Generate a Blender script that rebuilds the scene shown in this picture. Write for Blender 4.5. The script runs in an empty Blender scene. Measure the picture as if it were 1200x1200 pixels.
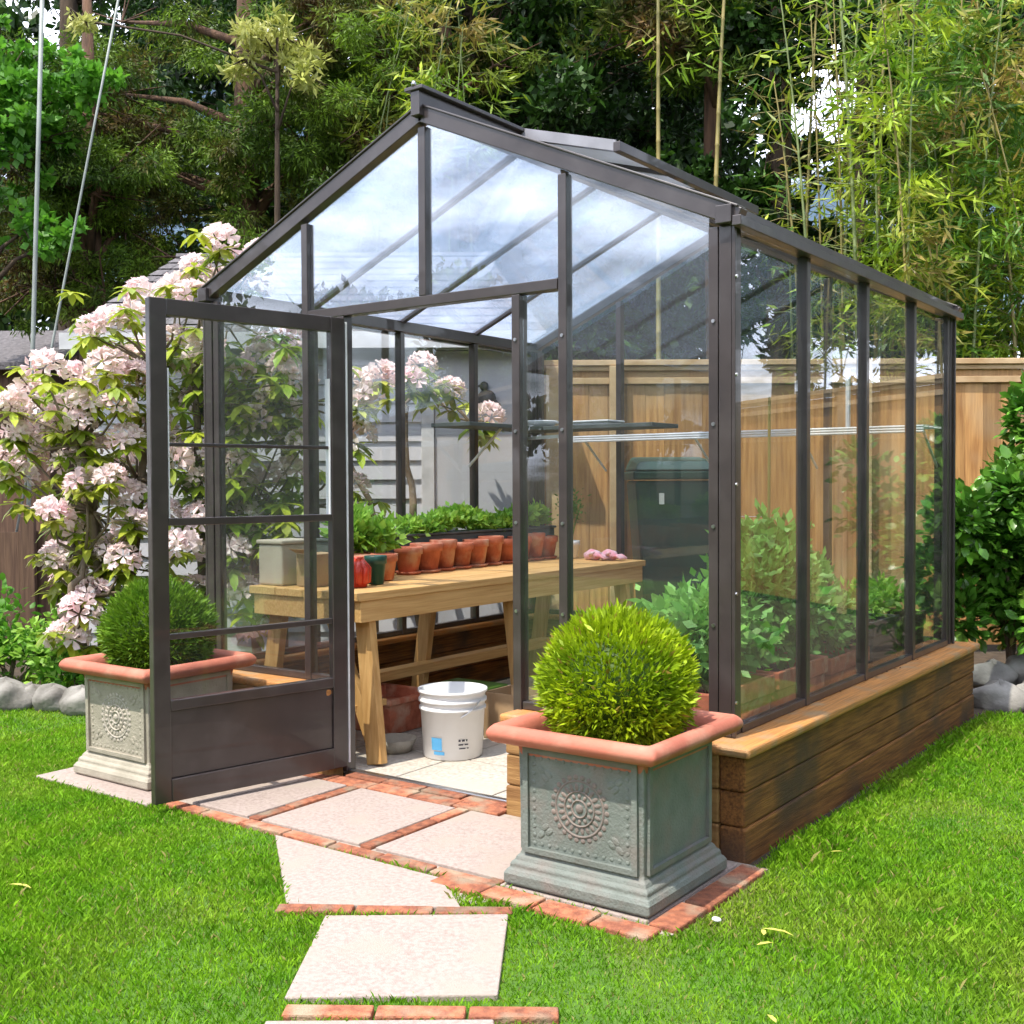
import bpy, math, random
import numpy as np
from mathutils import Vector, Matrix
random.seed(7); rng = np.random.default_rng(7)
R = math.radians
S = bpy.context.scene
COL = S.collection
# ------------------------------------------------------------------ camera, world, sun, exposure
CP = np.array([1.6053, -3.4473, 1.2274]); YAW, PIT, ROL, F = 0.6265, -0.0254, -0.0048, 1332.1
fw = np.array([-math.sin(YAW)*math.cos(PIT), math.cos(YAW)*math.cos(PIT), math.sin(PIT)])
_r = np.array([math.cos(YAW), math.sin(YAW), 0.0]); _u = np.cross(_r, fw)
rt = math.cos(ROL)*_r + math.sin(ROL)*_u; up = -math.sin(ROL)*_r + math.cos(ROL)*_u
cam = bpy.data.objects.new('camera', bpy.data.cameras.new('camera')); COL.objects.link(cam)
cam.matrix_world = Matrix(((rt[0], up[0], -fw[0], CP[0]), (rt[1], up[1], -fw[1], CP[1]), (rt[2], up[2], -fw[2], CP[2]), (0, 0, 0, 1)))
cam.data.sensor_width = 36; cam.data.lens = 36*F/1200; cam.data.clip_start = .05; cam.data.clip_end = 600
S.camera = cam
SUN = Vector((-0.08, -0.46, 0.95)).normalized()
w = bpy.data.worlds.new('World'); S.world = w; w.use_nodes = True
CLOUD = (2.2, 4.4, 1.0)
nt = w.node_tree; N = nt.nodes; L = nt.links; N.clear()
out = N.new('ShaderNodeOutputWorld'); bg = N.new('ShaderNodeBackground'); bg.inputs['Strength'].default_value = 0.10
sky = N.new('ShaderNodeTexSky'); sky.sky_type = 'NISHITA'; sky.sun_disc = False
sky.sun_elevation = math.asin(SUN.z); sky.sun_rotation = math.atan2(SUN.x, SUN.y)
tc = N.new('ShaderNodeTexCoord'); sep = N.new('ShaderNodeSeparateXYZ'); L.new(tc.outputs['Generated'], sep.inputs[0])
zz = N.new('ShaderNodeMath'); zz.operation = 'MAXIMUM'; L.new(sep.outputs['Z'], zz.inputs[0]); zz.inputs[1].default_value = 0.0
za = N.new('ShaderNodeMath'); za.operation = 'ADD'; L.new(zz.outputs[0], za.inputs[0]); za.inputs[1].default_value = .22
dx = N.new('ShaderNodeMath'); dx.operation = 'DIVIDE'; L.new(sep.outputs['X'], dx.inputs[0]); L.new(za.outputs[0], dx.inputs[1])
dy = N.new('ShaderNodeMath'); dy.operation = 'DIVIDE'; L.new(sep.outputs['Y'], dy.inputs[0]); L.new(za.outputs[0], dy.inputs[1])
cb = N.new('ShaderNodeCombineXYZ'); L.new(dx.outputs[0], cb.inputs[0]); L.new(dy.outputs[0], cb.inputs[1])
cn = N.new('ShaderNodeTexNoise'); cn.inputs['Scale'].default_value = 1.35; cn.inputs['Detail'].default_value = 7; cn.inputs['Roughness'].default_value = .55
cm_ = N.new('ShaderNodeMapping'); cm_.inputs['Location'].default_value = CLOUD; L.new(cb.outputs[0], cm_.inputs[0]); L.new(cm_.outputs[0], cn.inputs['Vector'])
cr = N.new('ShaderNodeValToRGB'); cr.color_ramp.elements[0].position = .45; cr.color_ramp.elements[1].position = .60
L.new(cn.outputs['Fac'], cr.inputs[0])
mx = N.new('ShaderNodeMix'); mx.data_type = 'RGBA'; L.new(cr.outputs[0], mx.inputs['Factor'])
L.new(sky.outputs[0], mx.inputs['A']); mx.inputs['B'].default_value = (34, 35.5, 41, 1)
L.new(mx.outputs['Result'], bg.inputs['Color']); L.new(bg.outputs[0], out.inputs[0])
sl = bpy.data.lights.new('sun', 'SUN'); sl.energy = 5.0; sl.angle = R(.5); sl.color = (1, .93, .81)
so = bpy.data.objects.new('sun', sl); COL.objects.link(so); so.rotation_euler = SUN.to_track_quat('Z', 'Y').to_euler()
S.view_settings.view_transform = 'Standard'; S.view_settings.look = 'None'; S.view_settings.exposure = 0.28; S.view_settings.gamma = 1
S.cycles.transparent_max_bounces = 24; S.cycles.max_bounces = 8; S.cycles.glossy_bounces = 4; S.cycles.caustics_reflective = False; S.cycles.caustics_refractive = False
S.cycles.sample_clamp_indirect = 6

# ------------------------------------------------------------------ helpers
def at(px, py, d):
    """world point seen at photo pixel (1200 wide) at a depth of d metres"""
    return CP + d*(fw + (px-600)/F*rt - (py-600)/F*up)
def gnd(px, d, z=0.0):
    p = at(px, 566, d); return np.array([p[0], p[1], z])
class MB:
    def __init__(s): s.v = []; s.f = []
    def add(s, vs, fs):
        o = len(s.v); s.v += [tuple(map(float, v)) for v in vs]; s.f += [tuple(i+o for i in f) for f in fs]; return s
    def box(s, x0, x1, y0, y1, z0, z1):
        return s.add([(x0,y0,z0),(x1,y0,z0),(x1,y1,z0),(x0,y1,z0),(x0,y0,z1),(x1,y0,z1),(x1,y1,z1),(x0,y1,z1)],
            [(0,3,2,1),(4,5,6,7),(0,1,5,4),(1,2,6,5),(2,3,7,6),(3,0,4,7)])
    def bar(s, a, b, w, h, upv=(0,0,1)):
        a = Vector(a); b = Vector(b); d = (b-a).normalized(); x = d.cross(Vector(upv)).normalized(); y = x.cross(d).normalized()
        vs = []
        for p in (a, b):
            for i, j in ((-1,-1),(1,-1),(1,1),(-1,1)): vs.append(p+x*i*w/2+y*j*h/2)
        return s.add(vs, [(3,2,1,0),(4,5,6,7),(0,1,5,4),(1,2,6,5),(2,3,7,6),(3,0,4,7)])
    def tube(s, pts, rad, n=8, cap=True):
        pts = [Vector(p) for p in pts]; m = len(pts)
        if not hasattr(rad, '__len__'): rad = [rad]*m
        ref = Vector((0,0,1)) if abs((pts[-1]-pts[0]).normalized().z) < .9 else Vector((1,0,0))
        vs = []
        for i, p in enumerate(pts):
            d = (pts[min(i+1,m-1)]-pts[max(i-1,0)]).normalized(); x = d.cross(ref).normalized(); y = d.cross(x)
            for k in range(n):
                t = 2*math.pi*k/n; vs.append(p+(x*math.cos(t)+y*math.sin(t))*rad[i])
        fs = [(i*n+k, i*n+(k+1)%n, (i+1)*n+(k+1)%n, (i+1)*n+k) for i in range(m-1) for k in range(n)]
        if cap: fs += [tuple(range(n-1,-1,-1)), tuple((m-1)*n+k for k in range(n))]
        return s.add(vs, fs)
    def lathe(s, c, prof, n=24, sx=1, sy=1):
        m = len(prof); vs = [(c[0]+r*math.cos(2*math.pi*k/n)*sx, c[1]+r*math.sin(2*math.pi*k/n)*sy, c[2]+z) for r, z in prof for k in range(n)]
        fs = [(i*n+k, i*n+(k+1)%n, (i+1)*n+(k+1)%n, (i+1)*n+k) for i in range(m-1) for k in range(n)]
        if prof[0][0] > 1e-4: fs.append(tuple(range(n-1,-1,-1)))
        if prof[-1][0] > 1e-4: fs.append(tuple((m-1)*n+k for k in range(n)))
        return s.add(vs, fs)
    def sqlathe(s, c, prof):
        """square rings: (half width, z), closed as given"""
        m = len(prof); vs = [(c[0]+r*i, c[1]+r*j, c[2]+z) for r, z in prof for i, j in ((-1,-1),(1,-1),(1,1),(-1,1))]
        fs = [(i*4+k, i*4+(k+1)%4, (i+1)*4+(k+1)%4, (i+1)*4+k) for i in range(m-1) for k in range(4)]
        return s.add(vs, fs)
    def poly(s, pts, nrm, t):
        """prism of polygon pts (3D) with thickness t about the plane"""
        nv = Vector(nrm)*t/2; n = len(pts); vs = [Vector(p)-nv for p in pts]+[Vector(p)+nv for p in pts]
        return s.add(vs, [tuple(range(n-1,-1,-1)), tuple(range(n,2*n))]+[(k,(k+1)%n,n+(k+1)%n,n+k) for k in range(n)])
    def build(s, name, mat, parent=None, bevel=0, smooth=False, seg=2):
        me = bpy.data.meshes.new(name); me.from_pydata(s.v, [], s.f); me.materials.append(M[mat])
        if smooth: me.polygons.foreach_set('use_smooth', [True]*len(me.polygons))
        me.update(); o = bpy.data.objects.new(name, me); COL.objects.link(o)
        if parent is not None:
            o.parent = parent; o.matrix_parent_inverse = Matrix.Translation(-Vector(WL[parent.name])) if parent.name in WL else Matrix()
        if bevel:
            b = o.modifiers.new('b', 'BEVEL'); b.width = bevel; b.segments = seg; b.limit_method = 'ANGLE'; b.angle_limit = R(40)
        return o
WL = {}      # location of Empties: children are modelled in world coordinates
def npmesh(name, v, f, mat, parent=None):
    me = bpy.data.meshes.new(name); v = np.asarray(v, np.float32); f = np.asarray(f, np.int32); k = f.shape[1]
    me.vertices.add(len(v)); me.vertices.foreach_set('co', v.ravel()); me.loops.add(f.size); me.loops.foreach_set('vertex_index', f.ravel())
    me.polygons.add(len(f)); me.polygons.foreach_set('loop_start', np.arange(0, f.size, k, dtype=np.int32)); me.update(calc_edges=True)
    me.materials.append(M[mat]); o = bpy.data.objects.new(name, me); COL.objects.link(o)
    if parent is not None:
        o.parent = parent; o.matrix_parent_inverse = Matrix.Translation(-Vector(WL[parent.name])) if parent.name in WL else Matrix()
    return o
def tag(o, label=None, cat=None, group=None, kind=None):
    if label: o['label'] = label
    if cat: o['category'] = cat
    if group: o['group'] = group
    if kind: o['kind'] = kind
    return o
def thing(name, label, cat, loc=(0,0,0), group=None):
    o = bpy.data.objects.new(name, None); COL.objects.link(o); o.location = Vector([float(a) for a in loc]); o.empty_display_size = .1
    WL[o.name] = tuple(float(a) for a in loc); return tag(o, label, cat, group)
def dup(root, loc, rz=0, label=None, scale=1, group=None):
    c = root.copy(); COL.objects.link(c); c.location = Vector([float(a) for a in loc]); c.rotation_euler = (0,0,rz); c.scale = (scale,)*3
    if label: c['label'] = label
    if group: c['group'] = group
    for ch in list(root.children):
        d = ch.copy(); COL.objects.link(d); d.parent = c
        for g in list(ch.children):
            e = g.copy(); COL.objects.link(e); e.parent = d
    return c

# ------------------------------------------------------------------ materials
M = {}
def mat(name, c1, c2=None, straw=None, straw_p=.06, rough=.6, scale=8, bump=0, bscale=40, metal=0, island=0, stretch=None, spec=.5, trans=0, coat=0, c3=None, s3=1.5, ramp=(.35,.65)):
    m = bpy.data.materials.new(name); m.use_nodes = True; t = m.node_tree; n = t.nodes; l = t.links; p = n['Principled BSDF']
    p.inputs['Roughness'].default_value = rough; p.inputs['Metallic'].default_value = metal; p.inputs['Specular IOR Level'].default_value = spec
    p.inputs['Coat Weight'].default_value = coat
    tcn = n.new('ShaderNodeTexCoord'); mp = n.new('ShaderNodeMapping'); l.new(tcn.outputs['Object'], mp.inputs[0])
    if stretch: mp.inputs['Scale'].default_value = stretch
    no = n.new('ShaderNodeTexNoise'); no.inputs['Scale'].default_value = scale; no.inputs['Detail'].default_value = 5; l.new(mp.outputs[0], no.inputs['Vector'])
    c2 = c2 or tuple(a*.75 for a in c1)
    rp = n.new('ShaderNodeValToRGB'); rp.color_ramp.elements[0].position, rp.color_ramp.elements[1].position = ramp
    rp.color_ramp.elements[0].color = (*c2, 1); rp.color_ramp.elements[1].color = (*c1, 1); l.new(no.outputs['Fac'], rp.inputs[0])
    colr = rp.outputs[0]
    if c3:
        n3 = n.new('ShaderNodeTexNoise'); n3.inputs['Scale'].default_value = s3; n3.inputs['Detail'].default_value = 3; l.new(tcn.outputs['Object'], n3.inputs['Vector'])
        r3 = n.new('ShaderNodeValToRGB'); r3.color_ramp.elements[0].position = .5; r3.color_ramp.elements[1].position = .68; l.new(n3.outputs['Fac'], r3.inputs[0])
        m3 = n.new('ShaderNodeMix'); m3.data_type = 'RGBA'; l.new(r3.outputs[0], m3.inputs['Factor']); l.new(colr, m3.inputs['A']); m3.inputs['B'].default_value = (*c3, 1); colr = m3.outputs['Result']
    if island:
        g = n.new('ShaderNodeNewGeometry'); mr = n.new('ShaderNodeMapRange'); l.new(g.outputs['Random Per Island'], mr.inputs[0])
        mr.inputs[3].default_value = 1-island; mr.inputs[4].default_value = 1+island
        mm = n.new('ShaderNodeMix'); mm.data_type = 'RGBA'; mm.blend_type = 'MULTIPLY'; mm.inputs['Factor'].default_value = 1
        l.new(colr, mm.inputs['A']); l.new(mr.outputs[0], mm.inputs['B']); colr = mm.outputs['Result']
    if straw:
        gt = n.new('ShaderNodeMath'); gt.operation = 'LESS_THAN'; l.new(g.outputs['Random Per Island'], gt.inputs[0]); gt.inputs[1].default_value = straw_p
        sm_ = n.new('ShaderNodeMix'); sm_.data_type = 'RGBA'; l.new(gt.outputs[0], sm_.inputs['Factor']); l.new(colr, sm_.inputs['A']); sm_.inputs['B'].default_value = (*straw, 1); colr = sm_.outputs['Result']
    l.new(colr, p.inputs['Base Color'])
    if bump:
        nb = n.new('ShaderNodeTexNoise'); nb.inputs['Scale'].default_value = bscale; nb.inputs['Detail'].default_value = 4; l.new(mp.outputs[0], nb.inputs['Vector'])
        b = n.new('ShaderNodeBump'); b.inputs['Strength'].default_value = bump; b.inputs['Distance'].default_value = .01; l.new(nb.outputs['Fac'], b.inputs['Height']); l.new(b.outputs[0], p.inputs['Normal'])
    if trans:
        o = n['Material Output']; tr = n.new('ShaderNodeBsdfTranslucent'); l.new(colr, tr.inputs[0]); ms = n.new('ShaderNodeMixShader'); ms.inputs[0].default_value = trans
        l.new(p.outputs[0], ms.inputs[1]); l.new(tr.outputs[0], ms.inputs[2]); l.new(ms.outputs[0], o.inputs[0])
    M[name] = m; return m
def glass(name, ior, tint, dirt=0.05, sky_glow=0):
    m = bpy.data.materials.new(name); m.use_nodes = True; t = m.node_tree; n = t.nodes; l = t.links; n.clear()
    o = n.new('ShaderNodeOutputMaterial'); tr = n.new('ShaderNodeBsdfTransparent'); tr.inputs[0].default_value = (*tint, 1)
    gl = n.new('ShaderNodeBsdfGlossy'); gl.inputs['Roughness'].default_value = .0; gl.inputs[0].default_value = (.92, .95, 1, 1)
    df = n.new('ShaderNodeBsdfTranslucent' if sky_glow else 'ShaderNodeBsdfDiffuse'); df.inputs[0].default_value = (.62,.74,.95,1) if sky_glow else (.6,.6,.58,1)
    fr = n.new('ShaderNodeFresnel'); fr.inputs['IOR'].default_value = ior
    g = n.new('ShaderNodeNewGeometry'); mi = n.new('ShaderNodeMix'); mi.data_type = 'FLOAT'   # the same reflection from both faces of the thin pane
    l.new(g.outputs['Backfacing'], mi.inputs['Factor']); mi.inputs['A'].default_value = ior; mi.inputs['B'].default_value = 1/ior; l.new(mi.outputs['Result'], fr.inputs['IOR'])
    m1 = n.new('ShaderNodeMixShader'); l.new(fr.outputs[0], m1.inputs[0]); l.new(tr.outputs[0], m1.inputs[1]); l.new(gl.outputs[0], m1.inputs[2])
    tcn = n.new('ShaderNodeTexCoord'); no = n.new('ShaderNodeTexNoise'); no.inputs['Scale'].default_value = 3; no.inputs['Detail'].default_value = 8; l.new(tcn.outputs['Object'], no.inputs['Vector'])
    ml = n.new('ShaderNodeMath'); ml.operation = 'MULTIPLY'; l.new(no.outputs['Fac'], ml.inputs[0]); ml.inputs[1].default_value = dirt*2 if not sky_glow else sky_glow*2
    m2 = n.new('ShaderNodeMixShader'); l.new(ml.outputs[0], m2.inputs[0]); l.new(m1.outputs[0], m2.inputs[1]); l.new(df.outputs[0], m2.inputs[2]); l.new(m2.outputs[0], o.inputs[0])
    M[name] = m
glass('glass', 1.5, (.96,.98,.97), .012); glass('front_glass', 1.68, (.95,.97,.97), .012); glass('gable_glass', 2.0, (.93,.95,.97), .02)
mat('skylit_pane', (.50,.52,.56), (.45,.47,.5), rough=.3, trans=.55)  # vent pane: pale translucent colour stands in for bright sky on the glass
glass('roof_glass', 1.8, (.90,.93,.94), .04); glass('sky_glow_glass', 1.7, (.92,.94,.97), .04, .15); glass('door_glass', 1.33, (.97,.98,.98), .008)  # left slope panes: blue-white translucency paints in the sky brightness
mat('frame', (.052,.040,.039), (.040,.031,.031), rough=.34, bump=.05, spec=.6, coat=.3, c3=(.065,.053,.052), s3=6)
mat('white_metal', (.75,.76,.78), rough=.4)
mat('steel', (.6,.6,.6), rough=.3, metal=1)
mat('cable', (.30,.33,.31), rough=.5)
mat('terracotta', (.52,.16,.085), (.34,.09,.045), rough=.85, scale=14, bump=.25, bscale=70, island=.22, c3=(.50,.27,.18), s3=11)
mat('terra_rim', (.52,.16,.10), (.42,.13,.085), rough=.72, scale=9, bump=.2, bscale=50, c3=(.52,.22,.15), s3=7)
mat('patina', (.20,.225,.205), (.155,.18,.16), rough=.75, scale=14, bump=.35, bscale=130, c3=(.21,.195,.175), s3=9)
mat('rosette', (.26,.205,.18), (.18,.155,.14), rough=.8, scale=20, bump=.3, bscale=140)
mat('stoneware', (.42,.38,.31), (.33,.30,.24), rough=.8, scale=14, bump=.35, bscale=130)
mat('stone_rosette', (.50,.44,.37), (.37,.34,.30), rough=.8, scale=20, bump=.3, bscale=140)
mat('soil', (.05,.033,.02), (.025,.016,.01), rough=.95, scale=40, bump=.8, bscale=90)
mat('timber', (.36,.15,.035), (.14,.05,.012), rough=.75, scale=9, bump=.5, bscale=30, stretch=(13,.55,13), island=.18, c3=(.10,.055,.03), s3=3)  # side sleepers darker than the front ones; their shade is put into the colour
mat('timber_x', (.42,.24,.085), (.25,.125,.04), rough=.7, scale=7, bump=.3, bscale=25, stretch=(.6,6,6), island=.18)
mat('cap_wood', (.62,.27,.075), (.40,.18,.055), rough=.65, scale=8, bump=.4, bscale=26, stretch=(15,.6,15), c3=(.40,.25,.13), s3=9)
mat('bench', (.70,.43,.17), (.56,.31,.105), rough=.55, scale=6, bump=.25, bscale=24, stretch=(16,.55,16), island=.1)
mat('bench_leg', (.62,.37,.14), (.46,.25,.08), rough=.6, scale=5, bump=.15, bscale=20, stretch=(9,9,.8), island=.12)
mat('fence', (.54,.29,.10), (.33,.155,.05), rough=.8, scale=5, bump=.4, bscale=20, stretch=(8,8,.5), island=.30, c3=(.42,.28,.15), s3=1.3)
mat('fence_cap', (.60,.43,.25), (.44,.28,.14), rough=.8, scale=5, bump=.3, bscale=20)
mat('fence_dark', (.16,.095,.06), (.09,.05,.035), rough=.9, scale=5, bump=.4, bscale=20, stretch=(8,8,.5), island=.25)
mat('siding', (.50,.50,.55), (.45,.45,.50), rough=.75, scale=3, bump=.1, island=.03)
mat('trim', (.60,.60,.64), rough=.7)
mat('shingle', (.16,.148,.158), (.09,.085,.09), rough=.9, scale=25, bump=.6, bscale=60, island=.18)
mat('sheen_grey', (.34,.34,.38), rough=.4)
mat('dark_iron', (.04,.04,.05), rough=.5)
mat('slab', (.395,.32,.285), (.27,.215,.19), rough=.88, scale=75, bump=.35, bscale=220, c3=(.36,.30,.255), s3=5, ramp=(.25,.6))
mat('floor', (.54,.49,.42), (.36,.32,.27), rough=.85, scale=60, bump=.2, bscale=150, c3=(.45,.40,.34), s3=2)
mat('brick', (.42,.15,.075), (.22,.075,.042), rough=.9, scale=38, bump=.6, bscale=120, island=.32, c3=(.30,.22,.15), s3=9)
mat('mortar', (.40,.34,.29), (.30,.25,.21), rough=.95, scale=30, bump=.5, bscale=120)
mat('rock', (.30,.285,.26), (.15,.14,.125), rough=.9, scale=6, bump=.8, bscale=25, island=.15)
mat('lawn', (.085,.18,.012), (.05,.12,.01), rough=.95, scale=30, bump=.8, bscale=90, c3=(.12,.12,.03), s3=1.1)
mat('earth', (.07,.05,.03), (.04,.028,.018), rough=.95, scale=12, bump=.8, bscale=40)
mat('grass', (.24,.45,.018), (.13,.32,.010), straw=(.40,.36,.12), straw_p=.045, rough=.6, scale=5, island=.38, trans=.35, spec=.25, c3=(.27,.40,.035), s3=1.2)
mat('bush_tip', (.38,.50,.012), (.20,.33,.010), straw=(.34,.24,.05), straw_p=.03, rough=.5, scale=6, island=.3, trans=.3, spec=.3)
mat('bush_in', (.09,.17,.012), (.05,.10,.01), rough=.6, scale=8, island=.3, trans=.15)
mat('box_tip', (.17,.30,.02), (.09,.20,.015), rough=.5, scale=6, island=.3, trans=.3, spec=.3)
mat('cedar', (.15,.25,.020), (.045,.095,.010), rough=.6, scale=1.3, island=.7, trans=.3, spec=.3, c3=(.11,.065,.02), s3=1.2)
mat('dark_leaf', (.050,.125,.014), (.013,.042,.007), rough=.5, scale=1.2, island=.7, trans=.25)
mat('maple', (.14,.36,.03), (.08,.25,.02), rough=.5, scale=3, island=.3, trans=.4)
mat('gold_leaf', (.50,.50,.16), (.36,.40,.07), rough=.5, scale=3, island=.3, trans=.35)
mat('bamboo_leaf', (.42,.54,.035), (.17,.33,.018), rough=.5, scale=1.5, island=.4, trans=.35, c3=(.30,.22,.06), s3=1.0)
mat('bamboo_green', (.13,.27,.03), (.07,.18,.02), rough=.5, scale=2, island=.35, trans=.35)
mat('culm', (.33,.26,.09), (.17,.16,.045), rough=.45, scale=3, stretch=(3,3,.6))
mat('culm_green', (.20,.25,.08), (.14,.18,.06), rough=.45, scale=3, stretch=(3,3,.6))
mat('bark', (.075,.05,.03), (.035,.022,.015), rough=.95, scale=5, bump=1, bscale=14, stretch=(4,4,.7))
mat('bark_red', (.13,.07,.04), (.06,.032,.02), rough=.95, scale=5, bump=1, bscale=14, stretch=(4,4,.7))
mat('twig', (.20,.155,.11), (.12,.085,.055), rough=.9, scale=12, bump=.4)
mat('rhodo_leaf', (.42,.48,.035), (.18,.31,.02), rough=.4, scale=3, island=.35, trans=.35, spec=.5, c3=(.36,.38,.05), s3=2)
mat('petal', (.92,.68,.72), (.94,.84,.83), rough=.6, scale=4, island=.10, trans=.35, spec=.2)
mat('laurel_leaf', (.15,.35,.035), (.06,.19,.02), rough=.32, scale=4, island=.4, trans=.2, spec=.55, c3=(.17,.30,.04), s3=3)
mat('veg', (.30,.56,.13), (.15,.38,.07), rough=.5, scale=6, island=.3, trans=.3)
mat('lettuce', (.36,.58,.08), (.20,.42,.05), rough=.5, scale=8, island=.25, trans=.4)
mat('bin_green', (.012,.060,.045), (.010,.045,.035), rough=.5, bump=.05)
mat('pot_green', (.015,.09,.07), rough=.4)
mat('red_plastic', (.62,.055,.02), (.5,.035,.015), rough=.35)
mat('white_plastic', (.80,.80,.80), (.74,.74,.74), rough=.45)
mat('blue_print', (.10,.38,.68), rough=.5)
mat('black_print', (.05,.05,.07), rough=.5)
mat('black_plastic', (.022,.022,.024), rough=.5)
mat('cardboard', (.40,.27,.15), (.33,.21,.11), rough=.85)
mat('tan_plastic', (.52,.46,.35), (.46,.40,.30), rough=.6)
mat('shelf_board', (.10,.115,.11), (.07,.085,.08), rough=.6)
mat('pink_cloth', (.75,.28,.36), (.70,.55,.62), rough=.8, scale=18)
mat('yellow_leaf', (.62,.60,.12), (.5,.45,.08), rough=.6, scale=20)
mat('house_wall', (.14,.12,.11), (.10,.09,.085), rough=.85)
mat('window_dark', (.03,.035,.04), rough=.1)

# ------------------------------------------------------------------ ground, paving
g = MB()
g.add([(-60,-60,-.004),(60,-60,-.004),(60,60,-.004),(-60,60,-.004)], [(0,1,2,3)])
tag(g.build('ground', 'earth'), kind='structure')
LX = [(6,-9),(6,4.6),(.55,3.05),(.12,2.80),(.12,-.09),(-2.6,-.09),(-3.4,.25),(-3.8,.85),(-4.6,1.05),(-5.6,.1),(-9,-3.5),(-9,-9)]
lw = MB(); lw.poly([(x,y,0.0) for x,y in LX], (0,0,1), .004); tag(lw.build('lawn', 'lawn'), kind='structure')
def inpoly(P, poly):
    x, y = P[:,0], P[:,1]; ins = np.zeros(len(P), bool); n = len(poly)
    for i in range(n):
        x1, y1 = poly[i]; x2, y2 = poly[(i+1)%n]
        c = ((y1 > y) != (y2 > y)) & (x < (x2-x1)*(y-y1)/(y2-y1+1e-12)+x1); ins ^= c
    return ins
H = .016
flr = MB()
for i in range(5):
    for j in range(6):
        x0 = -2.54+i*.5; y0 = .03+j*.435; flr.box(x0+.004, x0+.496, y0+.004, y0+.431, -.01, .012+.001*((i*3+j)%3))
tag(flr.build('floor', 'floor', bevel=.003), kind='structure')
def quadslab(b, c, z=H, inset=.005):
    c = [np.array(p, float) for p in c]; m = sum(c)/4
    c = [p+(m-p)/np.linalg.norm(m-p)*inset*1.4 for p in c]
    b.add([(p[0],p[1],-.02) for p in c]+[(p[0],p[1],z) for p in c], [(3,2,1,0),(4,5,6,7),(0,1,5,4),(1,2,6,5),(2,3,7,6),(3,0,4,7)])
path = MB()
slabs = [[(-1.92,-.68),(-1.60,-.68),(-1.60,-.15),(-1.92,-.15)], [(-1.53,-.68),(-1.04,-.68),(-1.04,-.15),(-1.53,-.15)],
         [(-.975,-.68),(-.43,-.68),(-.43,-.15),(-.975,-.15)],
         [(-1.36,-.765),(-.84,-1.20),(-.40,-.925),(-.60,-.765)],
         [(-.685,-1.195),(-.262,-.885),(.02,-1.315),(-.39,-1.625)],
         [(-.345,-1.72),(.08,-1.41),(.36,-1.79),(-.07,-2.10)],
         [(-.43,-.72),(.085,-.72),(.085,-.12),(-.43,-.12)],
         [(-2.78,-.80),(-2.02,-.80),(-2.02,-.12),(-2.78,-.12)]]
for sq in slabs: quadslab(path, sq, H+.003*random.random())
tag(path.build('path', 'slab', bevel=.004), kind='structure')
brk = MB(); brickpolys = []
def brickrow(a, b, wd, ln=.2, z=.018):
    a = np.array(a, float); b = np.array(b, float); L_ = np.linalg.norm(b-a); n = max(1, round(L_/ln)); d = (b-a)/L_; q = np.array([-d[1], d[0]])*wd/2
    for i in range(n):
        s0 = a+d*(L_*i/n+.004); s1 = a+d*(L_*(i+1)/n-.004); z1 = z+random.uniform(-.003,.003); j = random.uniform(-.003,.003)*q/np.linalg.norm(q)
        c = [s0-q+j, s1-q+j, s1+q+j, s0+q+j]
        brk.add([(p[0],p[1],-.02) for p in c]+[(p[0],p[1],z1) for p in c], [(3,2,1,0),(4,5,6,7),(0,1,5,4),(1,2,6,5),(2,3,7,6),(3,0,4,7)])
    brickpolys.append([tuple(a-q*1.2), tuple(b-q*1.2), tuple(b+q*1.2), tuple(a+q*1.2)])
brickrow((-1.95,-.100),(-.86,-.100),.085,.21); brickrow((-1.72,-.022),(-.90,-.022),.06,.21)
brickrow((-2.0,-.722),(-.46,-.722),.055,.21)
brickrow((-1.565,-.685),(-1.565,-.15),.05,.2); brickrow((-1.008,-.685),(-1.008,-.15),.05,.2)
brickrow((-.84,-1.235),(-.27,-.855),.055,.2)
brickrow((-.345,-1.665),(.185,-1.305),.055,.21)
brickrow((-.62,-.775),(.14,-.775),.085,.2); brickrow((.137,-.73),(.137,-.12),.085,.2)
brickrow((-.46,-.75),(-.46,-.16),.05,.2)
tag(brk.build('path_edging', 'brick', bevel=.005), kind='structure')
bed = MB(); bed.box(-2.0,.17,-.745,-.09,-.02,.006); bed.add([(-1.33,-.75,.006),(-.85,-1.17,.006),(-.40,-.86,.006),(-.36,-.75,.006)],[(0,1,2,3)])
tag(bed.build('path_bed', 'mortar'), kind='structure')

# grass blades: one ground cover mesh
def blades(n, xr, yr, hmin, hmax, wd):
    P = np.stack([rng.uniform(*xr, n), rng.uniform(*yr, n)], 1)
    d = (P-CP[:2])@fw[:2]; l_ = (P-CP[:2])@rt[:2]
    ok = (d > 1.6) & (np.abs(l_) < d*.50+.25) & inpoly(P, LX)
    ok &= rng.random(n) < np.clip(5.5/np.maximum(d, .1)**1.1, 0, 1)
    for sq in slabs+brickpolys:
        c_ = np.mean(np.array(sq), 0); ok &= ~inpoly(P, [tuple(c_+(np.array(q)-c_)*.975) for q in sq])
    ok &= ~((P[:,0] > -2.1) & (P[:,0] < .13) & (P[:,1] > -.72))
    return P[ok]
P = np.concatenate([blades(900000, (-3.6,4.0), (-2.3,2.9), 0, 0, 0), blades(230000, (-6.5,-1.5), (-2.5,1.6), 0, 0, 0)])
n = len(P); dcam = (P-CP[:2])@fw[:2]
h = rng.uniform(.013, .029, n)*(1+.5*(rng.random(n) < .05)); hn = .8+.35*np.sin(P[:,0]*3.1+np.sin(P[:,1]*4))*np.cos(P[:,1]*2.7+P[:,0]); h = h*np.clip(hn, .55, 1.25)
nearwall = (P[:,0] < .30) & (P[:,0] > .08) & (P[:,1] > 0); h[nearwall] *= 1.45
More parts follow.
